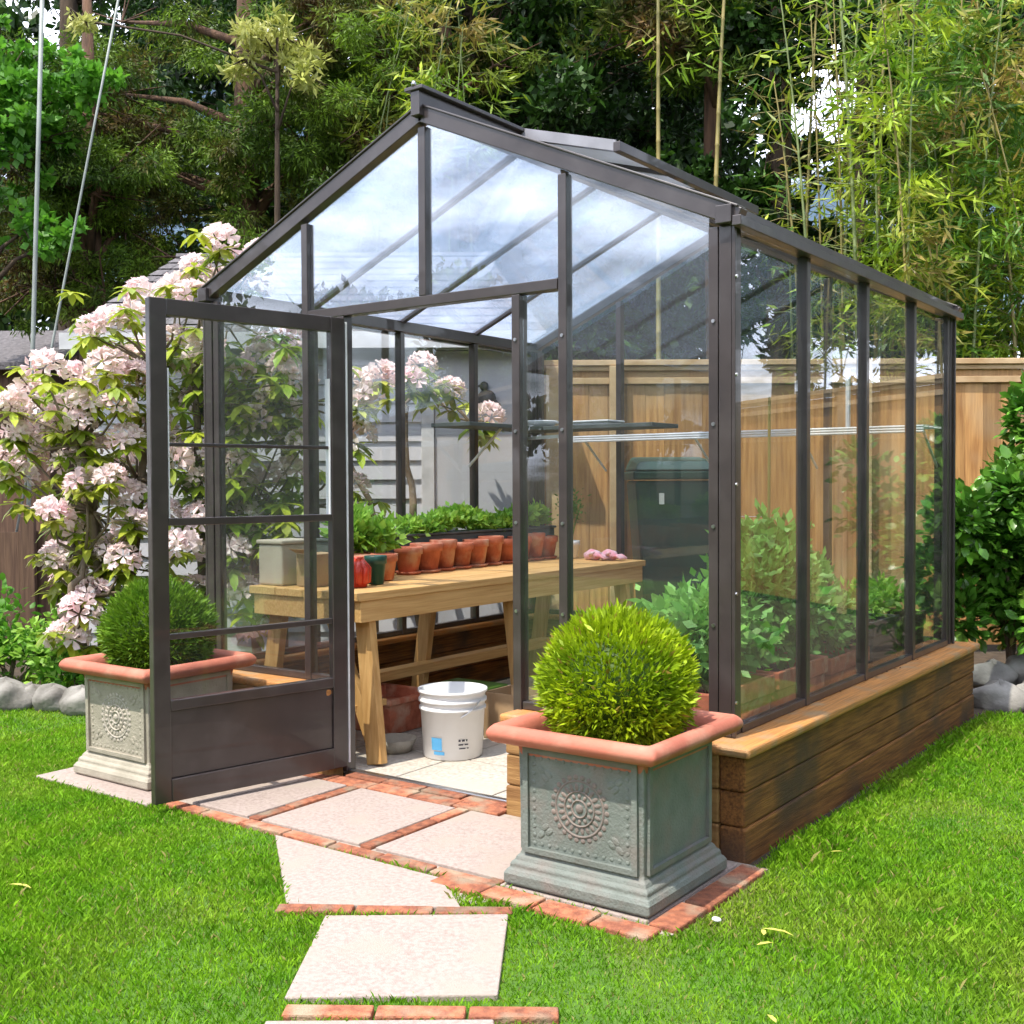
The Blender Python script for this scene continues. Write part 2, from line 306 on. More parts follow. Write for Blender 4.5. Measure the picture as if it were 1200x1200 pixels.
an = rng.uniform(0, 2*np.pi, n); wv = np.stack([np.cos(an), np.sin(an)], 1)*(.0011+.00032*dcam[:,None])
la = rng.uniform(0, 2*np.pi, n); le = np.stack([np.cos(la), np.sin(la)], 1)*(h*rng.uniform(.2, 1.0, n))[:,None]
V = np.zeros((n, 4, 3)); V[:,0,:2] = P-wv; V[:,1,:2] = P+wv; V[:,2,:2] = P+wv*.6+le*.45; V[:,2,2] = h*.7; V[:,3,:2] = P+le; V[:,3,2] = h
npmesh('grass', V.reshape(-1,3), np.arange(n*4).reshape(n,4), 'grass')
tag(bpy.data.objects['grass'], 'short bright green grass with a few yellowed patches', 'grass', kind='stuff')
print('grass', n)

# ------------------------------------------------------------------ timber base
W, D, HE, HR = 2.64, 2.67, 2.08, 2.66
tb = thing('timber_base', 'low wall of stacked orange brown sleepers carrying the greenhouse, with a plank cap', 'base wall', (0.05,0,0))
def beam(x0, x1, y0, y1, z0, z1, m): MB().box(x0,x1,y0,y1,z0,z1).build('sleeper', m, tb, bevel=.008)
for k in range(3):
    z0 = -.02 if k == 0 else k*.115+.002; z1 = (k+1)*.115; e = .004*(k%2)
    beam(0-e, .09-e, -.09+e, D+.09, z0, z1, 'timber')
    beam(-W-.09+e, -W+e, -.09+e, D+.09, z0, z1, 'timber')
    beam(-.86, -.004, -.09+e, -.002+e, z0, z1, 'timber_x'); beam(-W+.004, -1.77, -.09+e, -.002+e, z0, z1, 'timber_x')
    beam(-W+.004, -.004, D+.002-e, D+.088-e, z0, z1, 'timber_x')
def capb(x0, x1, y0, y1): MB().box(x0,x1,y0,y1,.347,.381).build('cap_board', 'cap_wood', tb, bevel=.012, seg=3)
capb(-.065,.115,-.115,D+.115); capb(-W-.115,-W+.065,-.115,D+.115); capb(-.875,-.068,-.112,.062); capb(-W+.068,-1.757,-.112,.062); capb(-W+.068,-.068,D-.06,D+.112)

# ------------------------------------------------------------------ greenhouse
gh = thing('greenhouse', 'gabled glass greenhouse with dark brown metal frame and open door', 'greenhouse', (-1.32,0,0))
def bx(name, x0, x1, y0, y1, z0, z1, m='frame', par=None, bev=.003): return MB().box(x0,x1,y0,y1,z0,z1).build(name, m, par or gh, bevel=bev)
Z0 = .383; sl_ = (HR-HE)/(W/2)
def zr(x): return HE+sl_*(min(-x, W+x))
# corner posts: grooved L-shaped profiles
for cx, sx in ((0,1),(-W,-1)):
    for cy, sy in ((0,-1),(D,1)):
        b = MB(); xa, xb = sorted((cx, cx-sx*.045)); b.box(xa, xb, *sorted((cy, cy-sy*.045)), Z0, HE-.01)
        b.box(*sorted((cx-sx*.050, cx-sx*.085)), *sorted((cy-sy*.004, cy-sy*.034)), Z0, HE-.01)
        b.box(*sorted((cx-sx*.004, cx-sx*.034)), *sorted((cy-sy*.050, cy-sy*.085)), Z0, HE-.01)
        b.box(*sorted((cx+sx*.001, cx+sx*.014)), *sorted((cy+sy*.001, cy-sy*.012)), Z0, HE-.01)
        b.build('corner_post', 'frame', gh, bevel=.003)
XB = [0, -.66, -1.32, -1.98, -W]; YB = [0, D/4, D/2, 3*D/4, D]; HD = 1.9475
for yy, s in ((0,1),(D,-1)):
    for x in XB[1:4]:
        z0 = Z0 if (s < 0 or x != -1.32) else HD+.021
        bx('mullion', x-.018, x+.018, *sorted((yy-s*.004, yy+s*.040)), z0, zr(x)-.03)
    b = MB(); b.box(-W+.09, -.09, *sorted((yy, yy+s*.035)), Z0, Z0+.028)
    if s > 0:
        MB().box(-.845, -.09, 0, .035, Z0, Z0+.028).build('sill_rail', 'frame', gh, bevel=.002); b = MB(); b.box(-W+.09, -1.785, 0, .035, Z0, Z0+.028)
    b.build('sill_rail', 'frame', gh, bevel=.002)
for xx, s in ((0,-1),(-W,1)):
    for y in YB[1:4]: bx('mullion', *sorted((xx+.004*-s, xx+s*.040)), y-.018, y+.018, Z0, HE-.012)
    bx('sill_rail', *sorted((xx, xx+s*.035)), .09, D-.09, Z0, Z0+.028)
    b = MB(); b.box(*sorted((xx-s*.012, xx+s*.045)), -.03, D+.03, HE-.010, HE+.050); b.box(*sorted((xx-s*.045, xx-s*.0125)), -.025, D+.025, HE-.022, HE+.012)
    b.build('eaves_beam', 'frame', gh, bevel=.003)
# rakes front and back, ridge
for yy in (-.012, D-.038):
    for s in (0, 1):
        x0 = .03 if s == 0 else -W-.03; z0 = HE-.03*sl_
        b = MB(); b.bar((x0, yy+.025, z0+.02), (-W/2, yy+.025, HR+.02), .05, .062, (0,0,1))
        b.bar((x0, yy+.025, z0+.055), (-W/2, yy+.025, HR+.055), .065, .009, (0,0,1)); b.build('gable_rafter', 'frame', gh, bevel=.003)
b = MB(); b.box(-W/2-.022, -W/2+.022, -.04, D+.04, HR+.005, HR+.10); b.bar((-W/2,-.05,HR+.108),(-W/2,D+.05,HR+.108),.09,.016)
b.build('ridge_cap', 'frame', gh, bevel=.003)
b = MB(); b.lathe((-W/2,-.045,HR+.117), [(.0,0),(.010,0),(.011,.008),(.006,.018),(0,.02)], 10); b.build('finial', 'steel', gh, smooth=True)
# intermediate roof bars
for y in YB[1:4]:
    for s in (0, 1):
        x0 = 0 if s == 0 else -W; MB().bar((x0,y,HE+.035),(-W/2,y,HR+.035),.03,.032).build('roof_bar', 'frame', gh, bevel=.002)
VX = -.86; VY0, VY1 = YB[1], YB[3]
MB().bar((VX,VY0+.017,zr(VX)+.036),(VX,VY1-.017,zr(VX)+.036),.03,.03).build('vent_sill', 'frame', gh, bevel=.002)
nr = Vector((sl_,0,1)).normalized(); nl = Vector((-sl_,0,1)).normalized()
for k in range(4):
    y0, y1 = YB[k]+(.02 if k else .045), YB[k+1]-(.02 if k < 3 else .045)
    xt = VX+.015 if k in (1,2) else -W/2+.03
    MB().poly([(-.01,y0,zr(.0)+.04),(-.01,y1,zr(0)+.04),(xt,y1,zr(xt)+.04),(xt,y0,zr(xt)+.04)], nr, .005).build('roof_pane', 'roof_glass', gh)
    xt = -W/2-.03
    MB().poly([(-W+.01,y0,zr(-W)+.04),(xt,y0,zr(xt)+.04),(xt,y1,zr(xt)+.04),(-W+.01,y1,zr(-W)+.04)], nl, .005).build('roof_pane', 'sky_glow_glass', gh)
# raised vent
vent = thing('roof_vent', None, None, (-W/2+.03, VY0, HR+.085)); vent.parent = gh; vent.location = Vector((-W/2+.03,VY0,HR+.085))-Vector(WL['greenhouse'])
vd = Vector((.47,0,-.135)); vl = Vector((-W/2+.03,0,HR+.092)); 
b = MB()
for y in (VY0+.0, VY1+.0): b.bar(vl+Vector((0,y,0)), vl+vd+Vector((0,y,0)), .038, .036)
b.bar(vl+vd*1.02+Vector((0,VY0-.03,0)), vl+vd*1.02+Vector((0,VY1+.03,0)), .032, .042); b.bar(vl+Vector((0,VY0,0)), vl+Vector((0,VY1,0)), .03, .034)
for q in (1/3, 2/3): b.bar(vl+vd*.03+Vector((0,VY0+(VY1-VY0)*q,-.004)), vl+vd*.98+Vector((0,VY0+(VY1-VY0)*q,-.004)), .03,.036)
b.build('frame', 'frame', vent, bevel=.003)
MB().bar(vl+Vector((0,VY0-.024,.004)), vl+vd+Vector((0,VY0-.024,.004)), .008, .044).build('edge_sheen', 'sheen_grey', vent)  # lighter grey bar paints the sky sheen on the vent's side edge
MB().poly([vl+Vector((.02,VY0+.02,0)), vl+vd*.99+Vector((0,VY0+.02,0)), vl+vd*.99+Vector((0,VY1-.02,0)), vl+Vector((.02,VY1-.02,0))], (.19,0,.98), .006).build('pane', 'skylit_pane', vent)
MB().bar(vl+vd*.95+Vector((0,(VY0+VY1)/2,-.03)), (VX,(VY0+VY1)/2,zr(VX)+.05), .014,.02).build('stay_arm', 'steel', vent)
# front openings: header, door posts
bx('door_header', -1.96, -.68, -.006, .044, HD-.020, HD+.020)
for x in (-.865, -1.765): bx('door_post', x-.018, x+.018, -.008, .046, .018, HD-.021)
bx('threshold', -1.745, -.885, -.002, .028, .014, .026, 'steel')
def pane(x0, x1, z0, y=.017):
    gm = 'glass' if y > 1 else ('gable_glass' if z0 > 1 else 'front_glass')
    xs = [x0, x1]; top = [(x, y, zr(x)-.012) for x in xs]
    if x0 < -W/2 < x1: top = [(x0,y,zr(x0)-.012),(-W/2,y,HR-.012),(x1,y,zr(x1)-.012)]
    MB().poly([(x0,y,z0)]+[(x1,y,z0)]+top[::-1], (0,1,0), .004).build('window_pane', gm, gh)
def rect(x0, x1, y0, y1, z0, z1): MB().box(x0,x1,y0,y1,z0,z1).build('window_pane', 'glass', gh)
pane(-.642, -.088, Z0+.028); pane(-1.302, -.678, HD+.021); pane(-1.962, -1.338, HD+.021); pane(-W+.088, -1.998, Z0+.028)
rect(-.846, -.678, .015, .019, Z0+.028, HD-.021); rect(-1.962, -1.784, .015, .019, Z0+.028, HD-.021)
for i in range(4):
    xa, xb = XB[i+1]+(.018 if i < 3 else .088), XB[i]-(.018 if i else .088); pane(xa, xb, Z0+.028, D-.017)
    ya, yb = YB[i]+(.018 if i else .088), YB[i+1]-(.018 if i < 3 else .088)
    rect(-.019, -.015, ya, yb, Z0+.028, HE-.012); rect(-W+.015, -W+.019, ya, yb, Z0+.028, HE-.012)
# small screws on the visible posts
for (x, y) in ((-.66,-.006),(-.865,-.010),(-.066,.002)):
    for z in (.75, 1.08, 1.42, 1.76): MB().tube([(x,y-.003,z),(x,y+.002,z)], .0065, 8).build('screw', 'steel', gh)
for z in (.5,.86,1.22,1.58,1.9): MB().tube([(.014,.006,z),(.019,.006,z)], .006, 8).build('screw', 'steel', gh)
# open door leaf, hinged at the left post
HX, HY = -1.749, -.014; dv = Vector((-.175,-.83,0)); DL = dv.length; ang = math.atan2(dv.y, dv.x)
door = bpy.data.objects.new('door', None); COL.objects.link(door); door.parent = gh
door.location = Vector((HX,HY,0))-Vector(WL['greenhouse']); door.rotation_euler = (0,0,ang); door['label'] = 'open door leaf with glazed upper part and solid brown kick panel'
DT, DB = 1.915, .045
def db(name, x0, x1, z0, z1, t=.036, m='frame', y=0, bev=.003): return MB().box(x0,x1,y-t/2,y+t/2,z0,z1).build(name, m, door, bevel=bev)
db('stile', 0, .066, DB, DT); db('stile', DL-.066, DL, DB, DT); db('top_rail', .0665, DL-.0665, DT-.062, DT, .034)
db('bottom_rail', .0665, DL-.0665, DB, DB+.085, .040); db('lock_rail', .0665, DL-.0665, .385, .425, .038)
db('kick_panel', .0665, DL-.0665, DB+.0855, .3845, .014)
db('glazing_bar', .0665, DL-.0665, 1.075, 1.103, .034); db('glazing_bar', .0665, DL-.0665, 1.370, 1.384, .016)
db('glazing_bar', .0665, DL-.0665, .650, .672, .028)
db('pane', .067, DL-.067, 1.104, DT-.063, .004, 'door_glass', bev=0); db('pane', .067, DL-.067, .673, 1.074, .004, 'door_glass', bev=0); db('pane', .067, DL-.067, .426, .649, .004, 'door_glass', bev=0)
for x in (.070, DL-.074): db('sash_seal', x, x+.005, 1.09, 1.66, .030, 'white_metal', bev=0)
b = MB(); b.box(.02,.045,-.055,-.0185,1.03,1.05); b.box(.02,.045,-.067,-.055,.98,1.10); b.build('handle', 'dark_iron', door, bevel=.003).location.x = DL-.07
for z in (.3, 1.0, 1.7): MB().tube([(-.004,-.022,z),(-.004,-.022,z+.08)], .007, 8).build('hinge', 'steel', door)
b = MB(); b.tube([(-.012,.012,.06),(-.012,.012,1.9)], .005, 6); b.build('draught_seal', 'white_metal', door)
# closing stay on the door post
MB().bar((-.845,.05,1.395),(-.67,.05,1.40),.012,.012).build('door_stay', 'steel', gh)

# ------------------------------------------------------------------ planters
def planter(cx, cy, body, ros, rim, label, bush_label, tipm, br):
    t = thing('planter', label, 'planter', (cx,cy,.02), 'square planters beside the greenhouse door')
    c = (cx, cy, .02)
    b = MB(); b.sqlathe(c, [(0,0),(.243,0),(.250,.006),(.250,.034),(.243,.045),(.236,.050),(.236,.064),(.226,.072),(.222,.082),(.214,.090),(.211,.10),(.216,.425),(.0,.425)])
    b.build('body', body, t, bevel=.006, seg=3)
    # frame border and rosette on all four faces
    b = MB()
    for k in range(4):
        r2 = MB(); a = k*math.pi/2; ca, sa = math.cos(a), math.sin(a)
        def P_(u, o, z): # u across, o outwards
            return (cx+ca*u+sa*o, cy+sa*u-ca*o, .02+z)
        def off(z): return .2125+(z-.10)/.325*.005
        for (u0,u1,z0,z1) in ((-.19,.19,.100,.116),(-.19,.19,.400,.418),(-.196,-.178,.10,.418),(.178,.196,.10,.418)):
            vs = [P_(u0,.20,z0),P_(u1,.20,z0),P_(u1,.20,z1),P_(u0,.20,z1),P_(u0,.2225,z0),P_(u1,.2225,z0),P_(u1,.2235,z1),P_(u0,.2235,z1)]
            b.add(vs, [(0,3,2,1),(4,5,6,7),(0,1,5,4),(1,2,6,5),(2,3,7,6),(3,0,4,7)])
        def bump_(u, z, r, hgt, sx=1, rot=0, mb=b, n1=8):
            vs = []; o0 = off(z)
            for rr, hh in ((1,0),(.8,.6),(.4,.95)):
                for i in range(n1):
                    th = 2*math.pi*i/n1; x_, y_ = math.cos(th)*rr*r*sx, math.sin(th)*rr*r
                    vs.append(P_(u+x_*math.cos(rot)-y_*math.sin(rot), o0+hh*hgt-.001, z+x_*math.sin(rot)+y_*math.cos(rot)))
            fs = [(i*n1+j, i*n1+(j+1)%n1, (i+1)*n1+(j+1)%n1, (i+1)*n1+j) for i in range(2) for j in range(n1)]+[tuple(2*n1+j for j in range(n1))]
            mb.add(vs, fs)
        zc_ = .258
        if k == 1: continue
        for i in range(13):
            bump_(-.160+i*.0267, .388, .0065, .002); bump_(-.160+i*.0267, .130, .0065, .002)
        for i in range(9): bump_(-.160, .155+i*.0265, .0065, .002); bump_(.160, .155+i*.0265, .0065, .002)
        for sx_ in (-1,1):
            for sz_ in (-1,1):
                for q in range(3): bump_(sx_*(.135-.014*q), zc_+sz_*(.098-.012*((q*2)%3)), .010, .0025, 1.6, .7*sx_*sz_)
        def ring(r0, r1, hgt, n1=40):
            vs = []
            for rr, hh in ((r0,0),(r0+(r1-r0)*.3,hgt),(r0+(r1-r0)*.7,hgt),(r1,0)):
                for i in range(n1): th = 2*math.pi*i/n1; vs.append(P_(math.cos(th)*rr, off(zc_)+hh-.0012, zc_+math.sin(th)*rr))
            r2.add(vs, [(i*n1+j, i*n1+(j+1)%n1, (i+1)*n1+(j+1)%n1, (i+1)*n1+j) for i in range(3) for j in range(n1)])
        ring(.078,.086,.0025); ring(.048,.054,.004); ring(.022,.028,.004)
        for i in range(22): th = 2*math.pi*i/22; bump_(math.cos(th)*.064, zc_+math.sin(th)*.064, .0065, .0025, 1.9, th, r2)
        for i in range(12): th = 2*math.pi*i/12; bump_(math.cos(th)*.038, zc_+math.sin(th)*.038, .006, .004, 1.4, th, r2)
        for i in range(26): th = 2*math.pi*i/26; bump_(math.cos(th)*.093, zc_+math.sin(th)*.093, .0085, .0025, 1, th, r2)
        bump_(0, zc_, .014, .006, 1, 0, r2); r2.build('rosette', ros, t, smooth=True)
    b.build('relief_border', body, t, smooth=False)
    b = MB(); b.sqlathe(c, [(.217,.426),(.262,.428),(.284,.438),(.290,.455),(.287,.474),(.272,.484),(.250,.482),(.232,.468),(.225,.445),(.21,.36)])
    b.build('rim', rim, t, bevel=.012, seg=4, smooth=True)
    b = MB(); b.sqlathe(c, [(.222,.425),(.0,.435)]); b.build('soil', 'soil', t)
    # clipped ball bush: short sprays pointing outwards
    t2 = thing('ball_bush', bush_label, 'bush', (cx,cy,.44), 'clipped ball bushes in the planters')
    cz = .44+br*.70; n = 12000
    d = rng.normal(size=(n,3)); d /= np.linalg.norm(d,axis=1)[:,None]
    rr = br*(1-.26*rng.random(n)**1.1)*(1+.05*np.sin(d[:,0]*9+d[:,2]*7)*np.cos(d[:,1]*8)+.04*np.sin(d[:,0]*23+1)*np.sin(d[:,2]*21)*np.cos(d[:,1]*19)); d2 = d.copy(); d2[:,2] *= .97
    B = np.array([cx,cy,cz])+d2*rr[:,None]*.94
    ax = d+rng.normal(size=(n,3))*.38+np.array([0,0,.35]); ax /= np.linalg.norm(ax,axis=1)[:,None]
    sd = np.cross(ax, rng.normal(size=(n,3))); sd /= np.linalg.norm(sd,axis=1)[:,None]
    ln = rng.uniform(.020,.044,n)[:,None]; wd = rng.uniform(.0030,.0060,n)[:,None]
    V = np.stack([B, B+ax*ln*.5+sd*wd, B+ax*ln, B+ax*ln*.5-sd*wd], 1); keep = V[:,2,2] > .43
    V = V[keep]; npmesh('foliage', V.reshape(-1,3), np.arange(len(V)*4).reshape(-1,4), tipm, t2)
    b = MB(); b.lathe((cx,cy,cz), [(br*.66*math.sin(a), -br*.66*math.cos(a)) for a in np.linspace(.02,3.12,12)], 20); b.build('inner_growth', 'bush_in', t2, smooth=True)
    b = MB(); b.tube([(cx,cy,.43),(cx+.01,cy,.50),(cx,cy,cz)], [.02,.017,.01]); b.build('stem', 'twig', t2)
planter(-.165, -.46, 'patina', 'rosette', 'terra_rim', 'green grey square planter with rosette relief and terracotta rim right of the path',
    'bright yellow green clipped ball bush in the green grey planter', 'bush_tip', .245)
planter(-2.42, -.44, 'stoneware', 'stone_rosette', 'terra_rim', 'pale beige square planter with terracotta rim partly hidden behind the open door',
    'darker green clipped ball bush behind the open door leaf', 'box_tip', .236)

# ------------------------------------------------------------------ workbench and what stands on it
BT = .76; bx0, bx1, by0, by1 = -2.46, -1.76, .09, 2.58
wb = thing('workbench', 'long new pine potting bench along the left greenhouse wall', 'workbench', (-2.1,.1,.015))
b = MB()
for i in range(4):
    xa = bx0+i*(bx1-bx0)/4; b.box(xa+.002, xa+(bx1-bx0)/4-.002, by0, by1, BT-.036, BT-.001*(i%2))
b.build('bench_top', 'bench', wb, bevel=.003)
b = MB(); b.box(bx1-.05, bx1-.012, by0+.02, by1-.02, BT-.13, BT-.0365); b.build('side_apron', 'bench', wb, bevel=.003)
b = MB(); b.box(bx0+.012, bx0+.05, by0+.02, by1-.02, BT-.13, BT-.0365); b.build('side_apron', 'bench', wb, bevel=.003)
for y in (by0+.012, by1-.05): MB().box(bx0+.055, bx1-.055, y, y+.038, BT-.13, BT-.0365).build('end_apron', 'bench', wb, bevel=.003)
for y in (by0+.12, 1.30, by1-.16):
    MB().bar((bx1-.09,y,BT-.04),(bx1+.03,y-.05,.018),.042,.085,(1,0,0)).build('leg', 'bench_leg', wb, bevel=.003)
    MB().bar((bx0+.09,y,BT-.04),(bx0+.02,y-.05,.018),.042,.085,(1,0,0)).build('leg', 'bench_leg', wb, bevel=.003)
MB().bar((bx1-.34,by0+.17,BT-.12),(bx1+.0,by0+.10,.05),.035,.06,(1,0,0)).build('brace', 'bench_leg', wb, bevel=.003)
MB().box(bx0+.05, bx1-.12, by0+.10, by0+.30, .22, .25).build('lower_shelf', 'bench', wb, bevel=.003)
MB().box(bx0+.08, bx0+.16, by0+.30, by1-.2, .22, .27).build('stretcher', 'bench', wb, bevel=.003)

def lin(a, b, t): return tuple(a[i]+(b[i]-a[i])*t for i in range(3))
def leafcloud(cs, rs, n, ln, wd, upb=.4, out=.6, droop=0, shell=.5, fold=0):
    """leaf quads through ellipsoids cs (k,3) rs (k,3)"""
    cs = np.asarray(cs, float).reshape(-1,3); rs = np.asarray(rs, float).reshape(-1,3); k = len(cs)
    vol = rs.prod(1)**.6; idx = rng.choice(k, n, p=vol/vol.sum())
    d = rng.normal(size=(n,3)); d /= np.linalg.norm(d,axis=1)[:,None]; rr = (shell+(1-shell)*rng.random(n))*(1+.18*rng.normal(size=n))
    B = cs[idx]+d*rs[idx]*rr[:,None]
    ax = d*out+rng.normal(size=(n,3))*.6; ax[:,2] += upb-droop; ax /= np.linalg.norm(ax,axis=1)[:,None]
    nn = rng.normal(size=(n,3)); nn[:,2] += .8; sd = np.cross(ax, nn); sd /= np.linalg.norm(sd,axis=1)[:,None]+1e-9
    s = rng.uniform(.6,1.25,n)[:,None]
    return np.stack([B, B+ax*ln*s*.45+sd*wd*s, B+ax*ln*s, B+ax*ln*s*.45-sd*wd*s], 1)
def leaves(name, V, m, parent=None):
    return npmesh(name, V.reshape(-1,3), np.arange(len(V)*4).reshape(-1,4), m, parent)
# terracotta pots in a row
def pot_mesh(b, c, r, h_):
    b.lathe(c, [(0,0.004),(r*.68,.004),(r*.9,h_*.72),(r,h_*.73),(r*1.02,h_*.98),(r*.98,h_),(r*.86,h_),(r*.84,h_*.85),(0,h_*.85)], 20)
A0 = (-2.26, .98, BT+.001); A1 = (-2.34, 2.36, BT+.001)
words = ['first','second','third','fourth','fifth','sixth','seventh','eighth','ninth','tenth']
for i in range(10):
    p = lin(A0, A1, i/9.0); r = .074 if i != 1 else .086; hh = .135+.012*((i*7)%3)
    t = thing('flower_pot', '%s terracotta pot from the near end of the row on the bench' % words[i], 'flower pot', p, 'terracotta pots in a row on the bench')
    b = MB(); pot_mesh(b, (p[0],p[1],p[2]+.006), r, hh); b.build('pot', 'terracotta', t, smooth=True)
    b = MB(); b.lathe(p, [(0,0),(r*.8,0),(r*.98,.016),(r*.92,.016),(r*.76,.005),(0,.005)], 20); b.build('saucer', 'terracotta', t, smooth=True)
# long seed troughs behind them
t = thing('seed_trough', 'long dark trough of green seedlings behind the row of pots', 'trough', (-2.43,1.6,BT))
b = MB(); b.box(-2.47,-2.37,.52,2.50,BT+.001,BT+.185); b.box(-2.48,-2.36,.51,2.51,BT+.186,BT+.20); b.build('box', 'shelf_board', t, bevel=.004)
cs = [(-2.42, y, BT+.25+.03*math.sin(y*9)) for y in np.arange(1.15,2.45,.07)]
leaves('seedlings', leafcloud(cs, [(.07,.06,.055)]*len(cs), 2600, .045, .014, .5, .5), 'lettuce', t)
t = thing('leafy_plant', 'tall pale green leafy plant on the near end of the bench', 'plant', (-2.28,.62,BT))
b = MB(); pot_mesh(b, (-2.28,.62,BT+.002), .075, .13); b.build('pot', 'terracotta', t, smooth=True)
leaves('foliage', leafcloud([(-2.28,.60,BT+.22),(-2.22,.70,BT+.20),(-2.36,.66,BT+.26)], [(.10,.09,.08)]*3, 750, .07, .02, .5, .7), 'lettuce', t)
# red jug-like lantern, green cup, box, extra pots at the near end
t = thing('watering_jug', 'glossy orange red ribbed jar at the near end of the bench', 'jar', (-1.97,.30,BT))
b = MB()
for k in range(9):
    a = 2*math.pi*k/9; b.tube([(-1.97+.012*math.cos(a),.30+.012*math.sin(a),BT+.004),(-1.97+.042*math.cos(a),.30+.042*math.sin(a),BT+.03),(-1.97+.044*math.cos(a),.30+.044*math.sin(a),BT+.085),(-1.97+.02*math.cos(a),.30+.02*math.sin(a),BT+.125)], [.012,.019,.019,.009], 8)
b.lathe((-1.97,.30,BT+.001), [(0,0),(.042,0),(.048,.06),(.04,.11),(.02,.125),(0,.125)], 16); b.build('body', 'red_plastic', t, smooth=True)
b = MB(); b.lathe((-1.97,.30,BT+.12), [(.022,0),(.026,.006),(.026,.016),(0,.018)], 14); b.build('lid', 'red_plastic', t, smooth=True)
t = thing('plastic_pot', 'small dark green plastic pot beside the orange red jar', 'pot', (-1.98,.42,BT))
b = MB(); pot_mesh(b, (-1.98,.43,BT+.001), .052, .135); b.build('pot', 'pot_green', t, smooth=True)
t = thing('storage_box', 'pale tan plastic box on the bench seen through the door glass', 'box', (-2.37,.22,BT))
b = MB(); b.box(-2.45,-2.29,.14,.34,BT+.001,BT+.19); b.build('box', 'tan_plastic', t, bevel=.01); MB().box(-2.458,-2.282,.132,.348,BT+.191,BT+.21).build('lid','tan_plastic',t,bevel=.006)
t = thing('cardboard_box', 'small brown carton between the tan box and the jar', 'box', (-2.18,.26,BT))
b = MB(); b.box(-2.24,-2.12,.18,.34,BT+.001,BT+.15); b.build('carton', 'cardboard', t, bevel=.003); MB().poly([(-2.24,.18,BT+.152),(-2.12,.18,BT+.152),(-2.10,.12,BT+.175),(-2.22,.12,BT+.175)],(0,0,1),.003).build('flap','cardboard',t)
for i,(x,y) in enumerate(((-2.08,.46),(-2.10,.62))):
    t = thing('flower_pot', ('terracotta pot just behind the dark green plastic pot','terracotta pot between the leafy plant and the row of pots')[i], 'flower pot', (x,y,BT))
    b = MB(); pot_mesh(b, (x,y,BT+.002), .066, .13); b.build('pot', 'terracotta', t, smooth=True)
t = thing('potted_seedling', 'white pot with a thin airy green plant at the far end of the bench', 'potted plant', (-2.22,2.46,BT))
b = MB(); pot_mesh(b, (-2.22,2.46,BT+.001), .055, .11); b.build('pot', 'white_plastic', t, smooth=True)
b = MB()
for k in range(7): a = k*.9; b.tube([(-2.22,2.46,BT+.09),(-2.22+.03*math.cos(a),2.46+.03*math.sin(a),BT+.22),(-2.22+.07*math.cos(a),2.46+.07*math.sin(a),BT+.34)], .002, 5)
b.build('stem', 'bamboo_green', t); leaves('foliage', leafcloud([(-2.22,2.46,BT+.32)], [(.09,.09,.12)], 380, .03, .005, .3, .5, shell=.1), 'bamboo_green', t)
t = thing('garden_gloves', 'crumpled pink and white gloves at the far end of the bench', 'gloves', (-1.97,2.42,BT))
for (x, y, a) in ((-2.02,2.40,.3),(-1.93,2.44,1.2)):
    b = MB(); b.tube([(x-.06,y,BT+.02),(x-.02,y+.01,BT+.034),(x+.03,y,BT+.028),(x+.05,y-.005,BT+.02)], [.022,.034,.030,.012], 10)
    for k in range(4): b.tube([(x+.03,y-.02+k*.014,BT+.025),(x+.07,y-.035+k*.02,BT+.03),(x+.10,y-.04+k*.024,BT+.012)], [.011,.010,.007], 8)
    b.tube([(x-.01,y-.02,BT+.03),(x+.02,y-.055,BT+.045),(x+.045,y-.07,BT+.05)], [.012,.011,.007], 8)
    b.build('glove', 'pink_cloth', t, smooth=True)

# bucket and the things on the floor
bk = thing('bucket', 'white plastic bucket with a blue print on the greenhouse floor', 'bucket', (-1.585,.50,.014))
bc = (-1.585,.50,.014)
b = MB(); b.lathe(bc, [(0,0),(.128,0),(.132,.005),(.143,.21),(.150,.212),(.150,.222),(.144,.224),(.145,.245),(.153,.247),(.153,.258),(.146,.26),(.147,.285),(.156,.288),(.156,.300),(.140,.300),(.126,.02),(0,.02)], 40); b.build('body', 'white_plastic', bk, smooth=True)
b = MB(); b.lathe((bc[0],bc[1],.05), [(.125,0),(.136,.18),(0,.19)], 24); b.build('contents', 'black_plastic', bk)
hp = [(bc[0]+.158*math.cos(a), bc[1]-.158*math.sin(a)*.75, .275-.10*math.sin(a)) for a in np.linspace(0,math.pi,17)]
b = MB(); b.tube(hp, .0028, 6); b.build('handle', 'steel', bk)
def patch(name, a0, a1, z0, z1, m, r0=.1335):
    b = MB(); n_ = 8; vs = []
    for z in (z0, z1):
        for i in range(n_+1):
            a = a0+(a1-a0)*i/n_; r = r0+z*.052; vs.append((bc[0]+r*math.cos(a), bc[1]+r*math.sin(a), z+.014))
    b.add(vs, [(i,i+1,n_+2+i,n_+1+i) for i in range(n_)]); b.build(name, m, bk)
ca_ = math.atan2(CP[1]-bc[1], CP[0]-bc[0])
patch('blue_print', ca_-.74, ca_-.36, .045, .10, 'blue_print'); patch('blue_print', ca_-.66, ca_-.28, .025, .040, 'blue_print')
for a, z, w_, h_ in ((.18,.085,.07,.009),(.29,.085,.10,.009),(.43,.085,.05,.009),(.18,.068,.16,.006),(.38,.068,.13,.006),(.20,.052,.22,.005),(.46,.052,.07,.005)): patch('black_print', ca_+a, ca_+a+w_, z, z+h_, 'black_print')
t = thing('green_tray', 'green plastic tray lid lying behind the white bucket', 'tray', (-1.90,.95,.014))
b = MB(); b.box(-2.0,-1.72,.84,1.06,.015,.22); b.build('tub', 'pot_green', t, bevel=.02)
